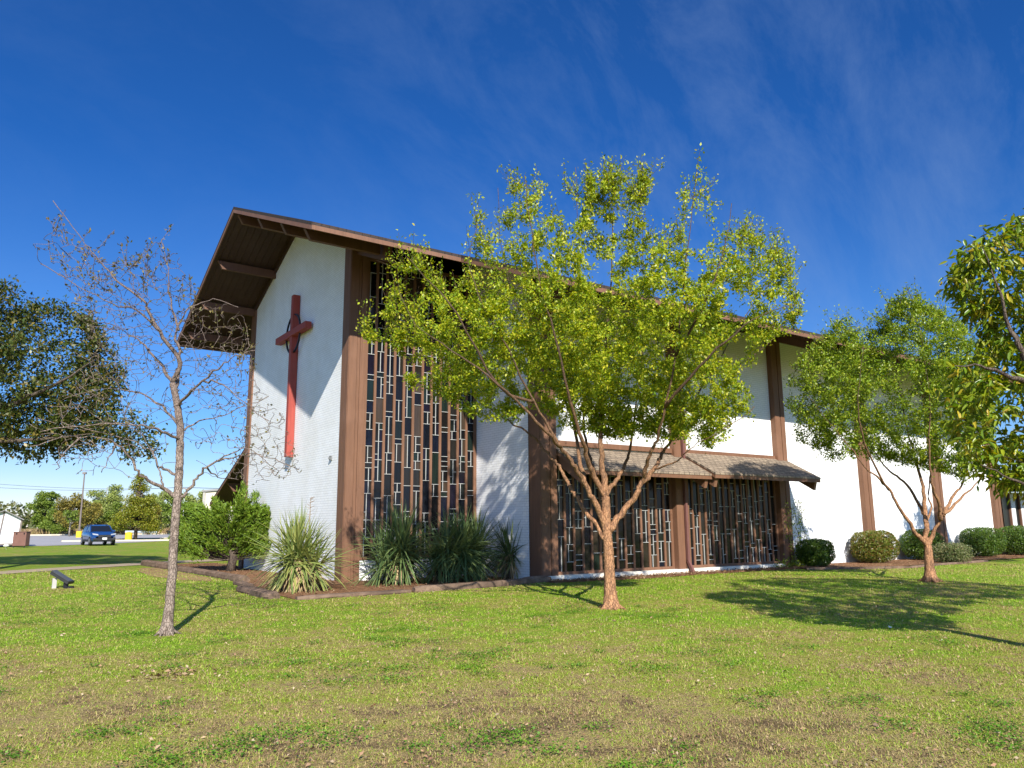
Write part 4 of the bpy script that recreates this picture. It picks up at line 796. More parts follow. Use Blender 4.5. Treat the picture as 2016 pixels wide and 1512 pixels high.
for i, (nm, p, s, h, r, c0, lf, lab, nl, ls) in enumerate(FT):
    simple_tree(nm, at(s, px(p, s)), h, r, c0, lf, lab, 40+i, nl, ls, bark=BARK_PALE if nm == 'tall_tree' else BARK_DK)
simple_tree('cypress_tree', at(81, px(271, 81)), 6.6, 2.6, 1.25, LF_CY, 'conical golden-green cypress on the parking lot island', 60, 6500, .17, cone=True, group=None, tr=.17, lobes=120)
simple_tree('sapling', at(112, px(141, 112)), 3.6, 1.1, 1.9, LF_A, 'thin-stemmed young tree at the far kerb left of the lamp post', 61, 900, .22, tr=.1, bark=BARK_PALE, group=None)
def wood_mass():
    rng = np.random.default_rng(77); P = []
    for _ in range(900):
        t = rng.uniform(-330, 330); s = rng.uniform(255, 310); c = at(s, t); h = rng.uniform(4, 8.5)*(1.35 if t < -180 else 1); k = 46
        v = rng.normal(0, 1, (k, 3)); v /= np.linalg.norm(v, axis=1)[:, None]; v *= np.array([4.5, 4.5, h*.55]); P.append(c+UP*h*.5+v)
    P = np.concatenate(P); n = len(P); D = rng.normal(0, 1, (n, 3)); Nn = rng.normal(0, .6, (n, 3)); Nn[:, 2] += .7; sz = rng.uniform(.9, 2.0, n)
    tag(leaves('woodland', P, D, Nn, sz, sz*.7, leaf_mat('woodland_leaf', [(.07, .09, .03), (.11, .12, .04), (.15, .14, .05), (.08, .10, .03)], trans=.2), None), kind='stuff')
wood_mass()
def rough_grass():
    rng = np.random.default_rng(78); n = 26000; s = rng.uniform(132, 152, n)-4*rng.random(n); t = rng.uniform(-112, -30, n)
    P = CAM+FW*s[:, None]+RT*t[:, None]; P[:, 2] = np.interp(s, KS, KZ); D = rng.normal(0, .25, (n, 3)); D[:, 2] += 1; Nn = rng.normal(0, 1, (n, 3)); Nn[:, 2] *= .1
    L = rng.uniform(.5, 1.25, n); tag(leaves('rough_grass', P, D, Nn, L, L*.16, leaf_mat('dry_grass', [(.30, .20, .10), (.36, .26, .13), (.24, .20, .08), (.30, .17, .10)], trans=.2), None), kind='stuff')
rough_grass()

# ------------------------------------------------------------------ yuccas, juniper, clipped shrubs
LF_Y = leaf_mat('yucca_leaf', [(.055, .10, .035), (.10, .155, .05), (.16, .20, .065), (.08, .13, .045)], trans=.15, rough=.4)
LF_YB = leaf_mat('bright_yucca_leaf', [(.13, .19, .055), (.20, .25, .07), (.30, .31, .09), (.24, .27, .06)], trans=.2, rough=.4)
LF_YD = leaf_mat('dead_yucca_leaf', [(.36, .25, .13), (.46, .34, .18), (.28, .19, .10), (.52, .40, .22)], trans=.15, rough=.6)
def blades(name, B, n, rng, zc, el, Lr, wid, mtl, parent, droop, jit=.06, segs=5):
    V = []; F = []; k = 0
    for i in range(n):
        a = rng.random()*6.283; e = el(rng); L = rng.uniform(*Lr); o = B+UP*zc(rng)+rng.normal(0, jit, 3)
        d = np.array([math.cos(a)*math.cos(e), math.sin(a)*math.cos(e), math.sin(e)]); sd = np.array([-math.sin(a), math.cos(a), 0]); p = o.copy(); dr = rng.uniform(*droop); w = wid*rng.uniform(.75, 1.2)
        tw = rng.normal(0, .25)
        for s in range(segs+1):
            u = s/segs; ww = w*(.75+.5*u if u < .5 else 2*(1-u)*1.0+.02)*.5; nn = np.cross(sd, d); lift = nn*ww*.55; side = sd*math.cos(tw)+nn*math.sin(tw)
            V += [p-side*ww+lift, p, p+side*ww+lift]
            p = p+d*L/segs; d = d+np.array([0, 0, -dr/segs]); d /= np.linalg.norm(d)
        for s in range(segs):
            q = k+s*3; F += [(q, q+1, q+4, q+3), (q+1, q+2, q+5, q+4)]
        k += (segs+1)*3
    npmesh(name, V, F, mtl, parent)
def yucca(x, y, h, n, nd, label, seed, lf, heads=1, Ls=1.0):
    rng = np.random.default_rng(seed); B = np.array([x, y, float(gz(x, y))]); T = thing('yucca', tuple(B), label, 'yucca', 'yuccas along the church wall')
    for k in range(heads):
        off = np.array([rng.normal(0, .16), rng.normal(0, .16), 0])*(heads > 1); zc = h*(.48 if k == 0 else rng.uniform(.25, .5))
        t = MB(); t.tube([B+off*.3-UP*.1, B+off+UP*zc], [.09, .07], 8); t.build('stem', BARK_DK, T)
        blades('leaf_rosette', B+off, n if k == 0 else n//2, rng, lambda r: r.uniform(zc*.72, zc), lambda r: math.radians(86-136*r.random()**1.1), (.75*Ls, 1.1*Ls), .04, lf, T, (.1, 1.0))
    if nd: blades('dead_leaves', B, nd, rng, lambda r: r.uniform(h*.18, h*.40), lambda r: math.radians(r.uniform(-62, -5)), (.5*Ls, .85*Ls), .038, LF_YD, T, (.5, 1.4))
    return T
T = yucca(-1.75, -1.55, 1.7, 280, 190, 'largest yucca, yellow-green with a skirt of straw-coloured dead leaves, at the church corner', 1, LF_YB, 3, 1.22)
rg = np.random.default_rng(5); b = MB(); q = np.array([-1.45, -1.35, 1.35]); b.tube([q, q+np.array([.03, .02, .75])], [.012, .006], 5)
for k in range(16):
    z = rg.uniform(.3, .75); a = rg.random()*6.28; o = q+UP*z; b.tube([o, o+np.array([.12*math.cos(a), .12*math.sin(a), .05])], [.005, .003], 3)
b.build('flower_stalk', mat('dry_stalk', (.30, .21, .13)), T)
yucca(.85, -1.45, 1.95, 230, 60, 'tall dark green yucca below the left end of the tall stained glass window', 2, LF_Y, 3, 1.28)
yucca(2.15, -1.35, 1.75, 230, 30, 'shaded green yucca under the middle of the tall stained glass window', 3, LF_Y, 3, 1.22)
yucca(3.15, -1.5, 1.75, 200, 30, 'green yucca below the right edge of the tall stained glass window', 4, LF_Y, 3, 1.18)
yucca(4.0, -1.75, 1.55, 130, 55, 'small upright yucca with brown lower leaves against the white step wall', 6, LF_Y, 2, 1.1)

def juniper():
    rng = np.random.default_rng(9); B = np.array([-.95, 7.1, 0.0]); T = thing('juniper', tuple(B), 'feathery bright green juniper spreading beside the gable wall', 'shrub')
    tb = MB(); tb.tube([B-UP*.2, B+np.array([.1, -.2, .5]), B+np.array([-.1, .1, 1.1])], [.16, .13, .08], 8); P = []; D = []
    for i in range(240):
        a = rng.random()*6.283; rr = 1.6*math.sqrt(rng.random()); u = rng.random(); zt = .6+(2.2-.6)*u*(1-.25*(rr/1.6)**2)
        p1 = B+RT*(rr*math.cos(a)-.08)+FW*(rr*.42*math.sin(a))+UP*zt; p0 = B+np.array([0, 0, .35+.45*u]); L = rng.uniform(.35, .75)
        out = p1-p0; out[2] = 0; out /= np.linalg.norm(out)+1e-6; d = out*.75+UP*rng.uniform(.35, .9); d /= np.linalg.norm(d)
        tb.tube([p0, p0*.5+p1*.5-UP*.08, p1], [.025, .015, .008], 4, cap=False)
        for j in range(210):
            s = rng.random(); q = p1+d*L*(s-.35)+rng.normal(0, .10*(1.05-s), 3); P.append(q); D.append(d*1.1+rng.normal(0, .5, 3))
    for (t, zt) in ((.35, 2.75), (.75, 2.5), (.25, 2.4)):
        p1 = B+RT*t+UP*zt; tb.tube([B+UP*.9, p1], [.03, .008], 4, cap=False)
        for j in range(420):
            s = rng.random(); q = p1+np.array([.05, 0, 1])*(-.9*s)+rng.normal(0, .04+.15*s, 3); P.append(q); D.append(UP+rng.normal(0, .45, 3))
    tb.build('trunk', BARK_DK, T, smooth=True); P = np.array(P); n = len(P); sz = rng.uniform(.06, .14, n); Nn = rng.normal(0, 1, (n, 3))
    leaves('foliage', P, np.array(D), Nn, sz*1.25, sz*.3, leaf_mat('juniper_spray', [(.07, .125, .012), (.12, .20, .014), (.18, .27, .016), (.09, .165, .013), (.21, .25, .03)], trans=.2, rough=.6), T)
juniper()
LF_BOX = leaf_mat('boxwood_leaf', [(.03, .065, .010), (.055, .11, .012), (.085, .145, .016), (.12, .165, .02)], trans=.2, rough=.4)
LF_RED = leaf_mat('bronzed_leaf', [(.07, .12, .012), (.12, .165, .015), (.18, .12, .03), (.10, .15, .014), (.22, .10, .03)], trans=.2, rough=.4)
def shrub(x, y, rx, ry, h, label, seed, lf=LF_BOX, n=6500, ls=.05, loose=0, group='clipped shrubs along the side wall'):
    rng = np.random.default_rng(seed); B = np.array([x, y, float(gz(x, y))]); T = thing('shrub', tuple(B), label, 'shrub', group)
    v = rng.normal(0, 1, (n, 3)); v = np.sign(v)*np.abs(v)**.8; v /= (np.sum(np.abs(v)**2.8, axis=1)**(1/2.8))[:, None]; v *= (1-.16*rng.random(n)**2)[:, None]
    bumps = np.array([noise.noise(Vector(p)*2.2+Vector((seed, 3, 1))) for p in v]); v *= (1+.10*bumps+loose*rng.normal(0, 1, n))[:, None]
    P = np.stack([v[:, 0]*rx, v[:, 1]*ry, (v[:, 2]*.5+.5)*h*.94+.06*h], 1); P = B+P; keepm = P[:, 2] > B[2]+.05; P = P[keepm]; v = v[keepm]; n = len(P)
    D = v*.8+rng.normal(0, .7, (n, 3)); Nn = v+rng.normal(0, .45, (n, 3)); sz = rng.uniform(.7, 1.3, n)*ls
    tb = MB()
    for k in range(9):
        a = rng.random()*6.28; tb.tube([B-UP*.1, B+np.array([math.cos(a)*rx*.3, math.sin(a)*ry*.3, h*.4]), B+np.array([math.cos(a)*rx*.72, math.sin(a)*ry*.72, h*.72])], [.03, .02, .008], 5)
    m = []; 
    leaves('foliage', P, D, Nn, sz, sz*.6, lf, T); tb.build('stems', BARK_DK, T)
    # dark inner twig mass so the clipped skin has no see-through holes
    w = rng.normal(0, 1, (3600, 3)); w /= np.linalg.norm(w, axis=1)[:, None]; w *= (rng.random(3600)**.33*.88)[:, None]
    Q = B+np.stack([w[:, 0]*rx, w[:, 1]*ry, (w[:, 2]*.5+.5)*h*.9+.06*h], 1); s2 = rng.uniform(1.4, 2.6, 3600)*ls
    leaves('inner_foliage', Q, rng.normal(0, 1, (3600, 3)), rng.normal(0, 1, (3600, 3)), s2, s2*.7, lf, T); return T
shrub(14.95, -3.62, .58, .5, .88, 'small dark rounded shrub beside the end of the lower window', 1)
shrub(18.45, -3.65, .9, .62, 1.12, 'wide clipped shrub with bronze patches between two brown posts', 2, LF_RED, 8500)
shrub(21.7, -3.65, .76, .62, 1.14, 'rounded green shrub partly behind the forked orange trunk', 3)
shrub(26.3, -3.75, 1.0, .7, 1.18, 'large dark clipped shrub in shade before the last brown post', 4, LF_BOX, 9000)
shrub(29.0, -4.0, .95, .75, 1.22, 'clipped shrub in front of the dark wing door', 5, LF_BOX, 8000)
shrub(31.6, -4.3, .9, .8, 1.2, 'farthest clipped green shrub at the right edge below the wing windows', 8, LF_BOX, 6000)
shrub(20.3, -5.4, .58, .5, .66, 'small loose grey-green shrub standing out on the grass edge', 6, leaf_mat('abelia_leaf', [(.07, .11, .03), (.13, .17, .05), (.20, .21, .09), (.24, .19, .10)], trans=.25), 3800, .05, .12, None)
def vine():
    rng = np.random.default_rng(31); T = thing('vine', (14.75, -3.25, 0), 'thin dark vine creeping up the post at the end of the lower window', 'vine'); tb = MB(); P = []
    for k in range(7):
        p = np.array([14.3+.12*k, -3.25, 0.0]); pts = [p]
        for i in range(7+int(rng.random()*7)): p = p+np.array([rng.normal(0, .06), rng.normal(0, .015), .16]); p[1] = min(-3.16, p[1]); pts.append(p); P += [p+rng.normal(0, .05, 3) for _ in range(9)]
        tb.tube(pts, .008, 4)
    for k in range(500): P.append(np.array([rng.uniform(13.2, 15.3), rng.uniform(-3.55, -3.2), .02+abs(rng.normal(0, .12))]))
    tb.build('stems', BARK_DK, T); P = np.array(P); n = len(P); sz = rng.uniform(.035, .07, n); leaves('foliage', P, rng.normal(0, 1, (n, 3)), rng.normal(0, 1, (n, 3)), sz, sz*.7, LF_DK, T)
vine()

# ------------------------------------------------------------------ timbers, lamp, shed, car, street things
LOGW = mat('weathered_log', (.17, .115, .08), rough=.95, var=.45, vscale=5, bump=1.0, bscale=22, stretch=(1, 1, 1), spec=.05, dirt=(.085, .06, .045))
def log(pts, w, h, label, seed, flat=True):
    rng = np.random.default_rng(seed); P = []
    for (a, c) in zip(pts[:-1], pts[1:]):
        n = max(2, int(np.hypot(c[0]-a[0], c[1]-a[1])/.22))
        for i in range(n): P.append(np.array(a)*(1-i/n)+np.array(c)*i/n)
    P.append(np.array(pts[-1])); V = []; F = []; m = 12
    o = thing('edging_timber', (P[0][0], P[0][1], float(gz(*P[0]))), label, 'timber', 'old timbers edging the planting beds')
    for i, p in enumerate(P):
        d = P[min(i+1, len(P)-1)]-P[max(i-1, 0)]; d /= np.linalg.norm(d); sd = np.array([d[1], -d[0], 0]); z = float(gz(*p)); k = .72 if i in (0, len(P)-1) else 1
        for j in range(m):
            a = 2*math.pi*j/m; cx = math.copysign(abs(math.cos(a))**.6, math.cos(a)); cz = math.copysign(abs(math.sin(a))**.6, math.sin(a)); r = 1+.13*noise.noise(Vector((i*.5, j*1.7, seed)))+rng.normal(0, .025)
            V.append(np.array([p[0], p[1], z+h*.22])+sd*cx*w*.5*r*k+UP*cz*h*.58*r*k)
    for i in range(len(P)-1):
        for j in range(m): F.append((i*m+j, i*m+(j+1) % m, (i+1)*m+(j+1) % m, (i+1)*m+j))
    b = MB(); b.add(V, F); b.add([V[j] for j in range(m)], [tuple(range(m))]); b.add([V[-m+j] for j in range(m)], [tuple(range(m))[::-1]]); b.build('log', LOGW, o, smooth=False); return o
log([(-2.3, 13.9), (-2.12, 9.3)], .30, .26, 'far weathered timber edging the bed beside the worn path', 1)
log([(-2.1, 9.1), (-2.0, 4.6), (-1.98, 1.6)], .28, .2, 'long weathered timber in front of the juniper bed', 2)
log([(-2.3, 1.3), (-2.42, -.3)], .26, .12, 'sunken short timber between the juniper and the biggest yucca', 3)
log([(-2.75, -.7), (-2.7, -2.9)], .34, .17, 'dark rotten broken timber at the foot of the biggest yucca', 4)
log([(-2.4, -3.35), (.1, -3.52)], .26, .1, 'pale flat timber before the church corner', 5)
log([(.2, -3.5), (2.2, -3.56), (3.55, -3.4)], .24, .17, 'shaded timber in front of the dark green yuccas', 6)
log([(3.45, -3.15), (4.15, -3.32)], .26, .2, 'short upright-grained timber block against the brown post', 7)
log([(13.2, -4.45), (14.8, -5.3), (16.3, -6.0)], .16, .09, 'thin dark edging strip curving round the shrub bed', 8)
log([(16.3, -6.0), (18.5, -5.75), (22.3, -5.6)], .16, .09, 'thin edging strip running past the loose shrub', 9)
# ground floodlight
S0 = at(19.1, -10.9); FL = thing('floodlight', tuple(S0), 'small tilted black floodlight on a short post in the lawn', 'floodlight')
b = MB(); b.bar(S0+RT*-.16-UP*.1, S0+RT*-.16+UP*.24, .09, .09); b.build('post', mat('grey_post', (.42, .40, .37)), FL)
b = MB(); b.bar(S0+RT*-.2+UP*.38, S0+RT*.24+UP*.13, .26, .07); b.build('lamp_head', mat('black_casing', (.03, .03, .03), rough=.4), FL)
b = MB(); b.bar(S0+RT*-.19+UP*.425, S0+RT*.23+UP*.175, .2, .012); b.build('lens', mat('lens_glass', (.08, .085, .09), rough=.2), FL)
b = MB(); b.bar(S0+RT*.12-UP*.05, S0+RT*.12+UP*.16, .1, .12); b.bar(S0+RT*.1-UP*.02, S0+RT*.3+UP*.03, .1, .06); b.build('ballast_box', IRON, FL)
# white shed at the left edge with a brown locker beside it
def fr(base, ang):
    u = np.array([math.cos(ang), math.sin(ang), 0]); v = np.array([-math.sin(ang), math.cos(ang), 0]); return u, v
S1 = at(58.5, px(3, 58.5)); v = S1-CAM; v[2] = 0; v /= np.linalg.norm(v); u = np.array([v[1], -v[0], 0])
SH = thing('shed', tuple(S1), 'white gabled shed with grey corner and centre strips standing on skids by the parking lot', 'shed')
def wp(a, d, z): return S1+u*a+v*d+UP*z
b = MB(); b.prism([wp(-1.3, 0, .25), wp(1.25, 0, .25), wp(1.35, 0, 2.05), wp(.22, 0, 2.65), wp(-1.3, 0, 2.0)], v*3.2); b.build('wall', mat('white_panel', (.78, .80, .80), rough=.5, var=.04), SH)
TRIM = mat('grey_trim', (.19, .155, .14)); b = MB()
b.bar(wp(1.25, -.03, .2), wp(1.36, -.03, 2.08), .12, .06, v); b.bar(wp(.0, -.03, .25), wp(.21, -.03, 2.6), .1, .05, v); b.bar(wp(-1.3, -.03, .22), wp(1.3, -.03, .22), .06, .14, UP); b.build('trim', TRIM, SH)
b = MB(); b.bar(wp(.2, 1.5, 2.72), wp(1.5, 1.5, 2.02), 3.6, .06); b.bar(wp(.24, 1.5, 2.72), wp(-1.5, 1.5, 1.95), 3.6, .06); b.build('roof', mat('shed_roof', (.22, .21, .20)), SH)
b = MB(); b.bar(wp(-1.0, .2, .1), wp(-1.0, 3, .1), .2, .2); b.bar(wp(.9, .2, .1), wp(.9, 3, .1), .2, .2); b.build('skid', TRIM, SH)
S2 = at(57.6, px(48.5, 57.6)); BX = thing('locker', tuple(S2), 'brown metal locker standing beside the white shed', 'locker')
b = MB(); b.bar(S2-RT*.48+UP*.6, S2+RT*.48+UP*.6, .5, .98); b.build('body', mat('brown_metal', (.17, .085, .065), rough=.5), BX, bevel=.03)
b = MB(); b.bar(S2-RT*.5+UP*1.12, S2+RT*.5+UP*1.12, .54, .06); b.build('lid', mat('brown_lid', (.13, .07, .055), rough=.5), BX)
b = MB()
for t in (-.25, .3): b.bar(S2+RT*t-FW*.27+UP*1.0, S2+RT*(t+.08)-FW*.27+UP*1.0, .03, .1)
b.build('hinge', IRON, BX); b = MB()
for t in (-.4, .4): b.bar(S2+RT*t-FW*.2-UP*.05, S2+RT*t-FW*.2+UP*.12, .08, .08)
b.build('foot', IRON, BX)
b = MB(); S3 = at(55.5, px(20.5, 55.5)); V3 = thing('vent_cap', tuple(S3), 'low pale mushroom-shaped vent cap in the grass before the white shed', 'vent')
b.lathe([(.06, -.1), (.06, .12), (.17, .13), (.19, .2), (.12, .28), (.02, .3)], S3, 14); b.build('cap', mat('pale_cap', (.62, .62, .52)), V3, smooth=True)
# car
def car(base, nose, label):
    B = np.array(base); d = np.array(nose); d /= np.linalg.norm(d); sd = np.array([d[1], -d[0], 0])     # sd: car's right
    C_ = thing('parked_car', tuple(B), label, 'car')
    def w(x, y, z): return B+d*x+sd*y+UP*z
    PAINT = mat('blue_car_paint', (.008, .042, .15), rough=.28, var=.05, spec=.5, coat=.6); CLAD = mat('black_cladding', (.022, .022, .024), rough=.6); GL = mat('car_glass', (.01, .012, .016), rough=.06, spec=.6, var=.02)
    b = MB(); secs = [(2.2, .62, .42, .70), (2.08, .78, .34, .86), (1.7, .87, .28, .98), (1.0, .90, .27, 1.06), (.3, .90, .27, 1.06), (-.8, .90, .27, 1.05), (-1.7, .88, .30, 1.05), (-2.1, .80, .36, 1.0), (-2.24, .70, .45, .9)]
    V = []
    for x, hw, z0, z1 in secs:
        h = z1-z0
        for yy, zz in ((-hw*.9, z0), (-hw, z0+h*.25), (-hw, z0+h*.68), (-hw*.9, z1-.04), (-hw*.6, z1+.02), (hw*.6, z1+.02), (hw*.9, z1-.04), (hw, z0+h*.68), (hw, z0+h*.25), (hw*.9, z0)): V.append(w(x, yy, zz))
    F = [(i*10+j, i*10+(j+1) % 10, (i+1)*10+(j+1) % 10, (i+1)*10+j) for i in range(len(secs)-1) for j in range(10)]+[tuple(range(10)), tuple(range(80, 90))[::-1]]
    body = b.add(V, F).build('body', PAINT, C_, smooth=True)
    cab = [(1.05, .76, 1.02), (.35, .66, 1.50), (-.2, .64, 1.585), (-1.3, .63, 1.56), (-1.75, .66, 1.42), (-2.1, .76, 1.0)]
    b = MB(); V = []; n = len(cab)
    for s in (-1, 1):
        for x, hw, z in cab: V.append(w(x, s*hw, z))
    for s in (-1, 1):
        for x, hw, z in cab: V.append(w(x, s*.82, 1.02))
    F = [(i, i+1, n+i+1, n+i) for i in range(1, n-2)]; b.add(V, F).build('roof', PAINT, C_)
    b = MB(); b.add([w(1.05, -.76, 1.04), w(1.05, .76, 1.04), w(.35, .66, 1.50), w(.35, -.66, 1.50)], [(0, 1, 2, 3)]); b.build('windscreen', GL, C_)
    b = MB(); b.add([w(-2.1, -.74, 1.02), w(-2.1, .74, 1.02), w(-1.75, .66, 1.42), w(-1.75, -.66, 1.42)], [(0, 3, 2, 1)]); b.build('rear_window', GL, C_)
    for s in (-1, 1):
        b = MB(); b.add([w(1.0, s*.80, 1.04), w(.33, s*.68, 1.47), w(-.2, s*.66, 1.54), w(-1.3, s*.65, 1.51), w(-1.75, s*.68, 1.38), w(-2.05, s*.79, 1.02)], [tuple(range(6))]); b.build('side_window', GL, C_)
        b = MB(); b.bar(w(1.06, s*.79, 1.02), w(.34, s*.67, 1.51), .07, .07); b.bar(w(.34, s*.67, 1.51), w(-1.75, s*.665, 1.43), .06, .06); b.bar(w(-.55, s*.82, 1.03), w(-.55, s*.67, 1.54), .07, .04); b.build('pillar', PAINT, C_)
        b = MB(); b.bar(w(.2, s*.56, 1.63), w(-1.5, s*.56, 1.61), .05, .04); b.bar(w(.15, s*.56, 1.55), w(.15, s*.56, 1.63), .05, .05, d); b.bar(w(-1.45, s*.56, 1.55), w(-1.45, s*.56, 1.62), .05, .05, d); b.build('roof_rail', CLAD, C_)
        b = MB(); b.bar(w(.78, s*.86, 1.08), w(.74, s*1.04, 1.10), .12, .15); b.build('mirror', PAINT, C_, bevel=.03)
        b = MB(); b.add([w(2.20, s*.44, .76), w(2.06, s*.80, .82), w(1.98, s*.83, .93), w(2.14, s*.45, .86)], [(0, 1, 2, 3)]); V0 = b.v; b.build('headlight', mat('headlight_glass', (.30, .32, .34), rough=.15, spec=.5), C_)
        b = MB(); b.lathe([(.01, 0), (.055, .01), (.055, .03), (.01, .04)], (0, 0, 0), 10); q = [w(2.19+z, s*.60+x, .50+y) for x, y, z in b.v]; b.v = q; b.build('fog_light', mat('fog_glass', (.7, .68, .6), rough=.2), C_)
        for x in (1.4, -1.35):
            t = MB(); prof = [(.20, -.10), (.33, -.10), (.345, -.05), (.345, .05), (.33, .10), (.20, .10)]; t.lathe(prof, (0, 0, 0), 24); t.v = [w(x+a, s*.80+c, .345+bb) for a, bb, c in t.v]; wl = t.build('wheel', mat('tyre_rubber', (.018, .018, .018), rough=.8), C_)
            t = MB(); t.lathe([(.02, -.105), (.2, -.105), (.2, .105), (.02, .105)], (0, 0, 0), 20); t.v = [w(x+a, s*.80+c, .345+bb) for a, bb, c in t.v]; t.build('rim', mat('alloy_rim', (.38, .38, .40), rough=.3, metal=.8), wl)
    b = MB(); b.add([w(2.235, -.46, .60), w(2.235, .46, .60), w(2.215, .42, .80), w(2.215, -.42, .80)], [(0, 1, 2, 3)]); b.build('grille', CLAD, C_)
    b = MB(); b.bar(w(2.2, -.78, .47), w(2.2, .78, .47), .16, .16); b.bar(w(2.26, -.55, .36), w(2.26, .55, .36), .04, .05); b.build('bumper', CLAD, C_, bevel=.03)
    b = MB(); b.bar(w(2.30, -.16, .52), w(2.30, .16, .52), .01, .15); b.build('number_plate', mat('plate', (.72, .72, .70)), C_)
    b = MB(); b.bar(w(2.27, -.12, .745), w(2.27, .12, .745), .02, .05); b.build('badge', mat('chrome', (.6, .6, .62), rough=.2, metal=1), C_)
    b = MB()
    for s in (-1, 1): b.bar(w(1.0, s*.905, .36), w(-.95, s*.905, .36), .04, .16)
    b.build('sill', CLAD, C_); return C_
CB = at(62.5, px(198, 62.5), .02); tc_ = CAM-CB; tc_[2] = 0; tc_ /= np.linalg.norm(tc_); car(CB, tc_+RT*.26, 'dark blue hatchback with black roof rails parked facing us on the lot')
# lot furniture
YEL = mat('yellow_paint', (.78, .50, .03), rough=.6, var=.08)
def pole_base(s, p, label):
    P = at(s, px(p, s)); T = thing('pole_base', tuple(P), label, 'bollard', 'yellow concrete bases on the parking lot'); b = MB(); b.lathe([(.34, -.1), (.34, .74), (.31, .8), (.01, .81)], P, 20); b.build('drum', YEL, T)
    b = MB(); b.lathe([(.16, .80), (.16, .84), (.01, .85)], P, 12); b.build('cap_plate', IRON, T); return P
P1 = pole_base(101, 160, 'yellow painted base under the tall lamp post'); pole_base(79.8, 257.5, 'yellow painted base standing alone beside the cypress')
L1 = thing('lamp_post', tuple(P1+UP*.8), 'tall thin lamp post rising from the yellow base', 'lamp post')
b = MB(); b.tube([P1+UP*.75, P1+UP*8.2], [.12, .08], 10); b.build('pole', mat('bronze_pole', (.16, .13, .11), rough=.5), L1)
b = MB(); b.bar(P1-RT*.22+UP*8.25, P1+RT*.22+UP*8.25, .34, .26); b.build('lamp_head', mat('lamp_casing', (.20, .17, .15), rough=.5), L1, bevel=.03)
P5 = at(140, px(353, 140)); U1 = thing('utility_pole', tuple(P5), 'brown wooden utility pole behind the leaning tree trunk', 'pole'); b = MB(); b.tube([P5-UP*.2, P5+UP*8.6], [.18, .12], 10); b.build('post', mat('creosote_wood', (.20, .12, .08), rough=.9, var=.3), U1)
b = MB(); b.bar(P5-RT*.9+UP*8.0, P5+RT*.9+UP*8.0, .12, .14); b.build('crossarm', mat('weathered_arm', (.22, .17, .13)), U1)
for t in (-.7, .7): b = MB(); b.lathe([(.05, 0), (.07, .08), (.03, .2)], P5+RT*t+UP*8.07, 10); b.build('insulator', mat('porcelain', (.3, .3, .32), rough=.2), U1)
P6 = at(118, px(361, 118)); U2 = thing('flag_pole', tuple(P6), 'thin white pole next to the brown utility pole', 'pole'); b = MB(); b.tube([P6-UP*.2, P6+UP*5.2], [.06, .04], 8); b.build('shaft', mat('white_metal', (.7, .7, .68)), U2); b = MB(); b.lathe([(.02, 0), (.08, .06), (.02, .14)], P6+UP*5.2, 10); b.build('finial', mat('white_metal_cap', (.7, .7, .68)), U2)
for k, dz in enumerate((0, .75)):
    a = P5+RT*(-.7 if k == 0 else .7)+UP*8.25; c = at(104, -86)+UP*(8.2+dz); b = MB(); pts = [a*(1-i/14)+c*i/14-UP*1.1*4*(i/14)*(1-i/14) for i in range(15)]; b.tube(pts, .022, 5)
    e = at(160, 20)+UP*8.4; pts = [a*(1-i/8)+e*i/8-UP*.8*4*(i/8)*(1-i/8) for i in range(9)]; b.tube(pts, .022, 5); o = b.build('power_line', IRON)
    tag(o, ('lower' if k == 0 else 'upper')+' thin black overhead wire crossing the sky above the parking lot', 'wire', 'overhead wires')
G1 = thing('guard_rail', tuple(at(112, px(283, 112))), 'low grey metal guard rail behind the cypress', 'guard rail'); b = MB(); b.bar(at(112, px(250, 112), .62), at(112, px(312, 112), .62), .06, .3); b.build('rail', mat('galvanised', (.42, .46, .46), rough=.5, metal=.3), G1)
for p in (252, 268, 284, 300, 310): b = MB(); b.bar(at(112.1, px(p, 112), -.2), at(112.1, px(p, 112), .7), .1, .1); b.build('post', mat('green_post', (.22, .27, .24)), G1)
HB = at(78, px(424, 78)); H1 = thing('metal_building', tuple(HB), 'beige flat-roofed metal building seen past the far left roof slope', 'building')
b = MB(); b.prism([HB-RT*1.25-UP*.3, HB+RT*6-UP*.3, HB+RT*6+UP*5.3, HB-RT*1.25+UP*4.75], FW*14); b.build('wall', mat('beige_siding', (.60, .54, .43), rough=.6, var=.06, stretch=(8, 8, .2)), H1)
b = MB(); b.prism([HB-RT*1.4+UP*4.76-FW*.2, HB+RT*6.1+UP*5.32-FW*.2, HB+RT*6.1+UP*5.5-FW*.2, HB-RT*1.4+UP*4.94-FW*.2], FW*14.4); b.build('roof', mat('grey_roof_edge', (.24, .23, .22)), H1)
b = MB(); b.bar(HB-RT*1.2-FW*.05-UP*.2, HB-RT*1.2-FW*.05+UP*4.75, .25, .1, FW); b.build('corner_trim', mat('taupe_trim', (.34, .32, .29)), H1)

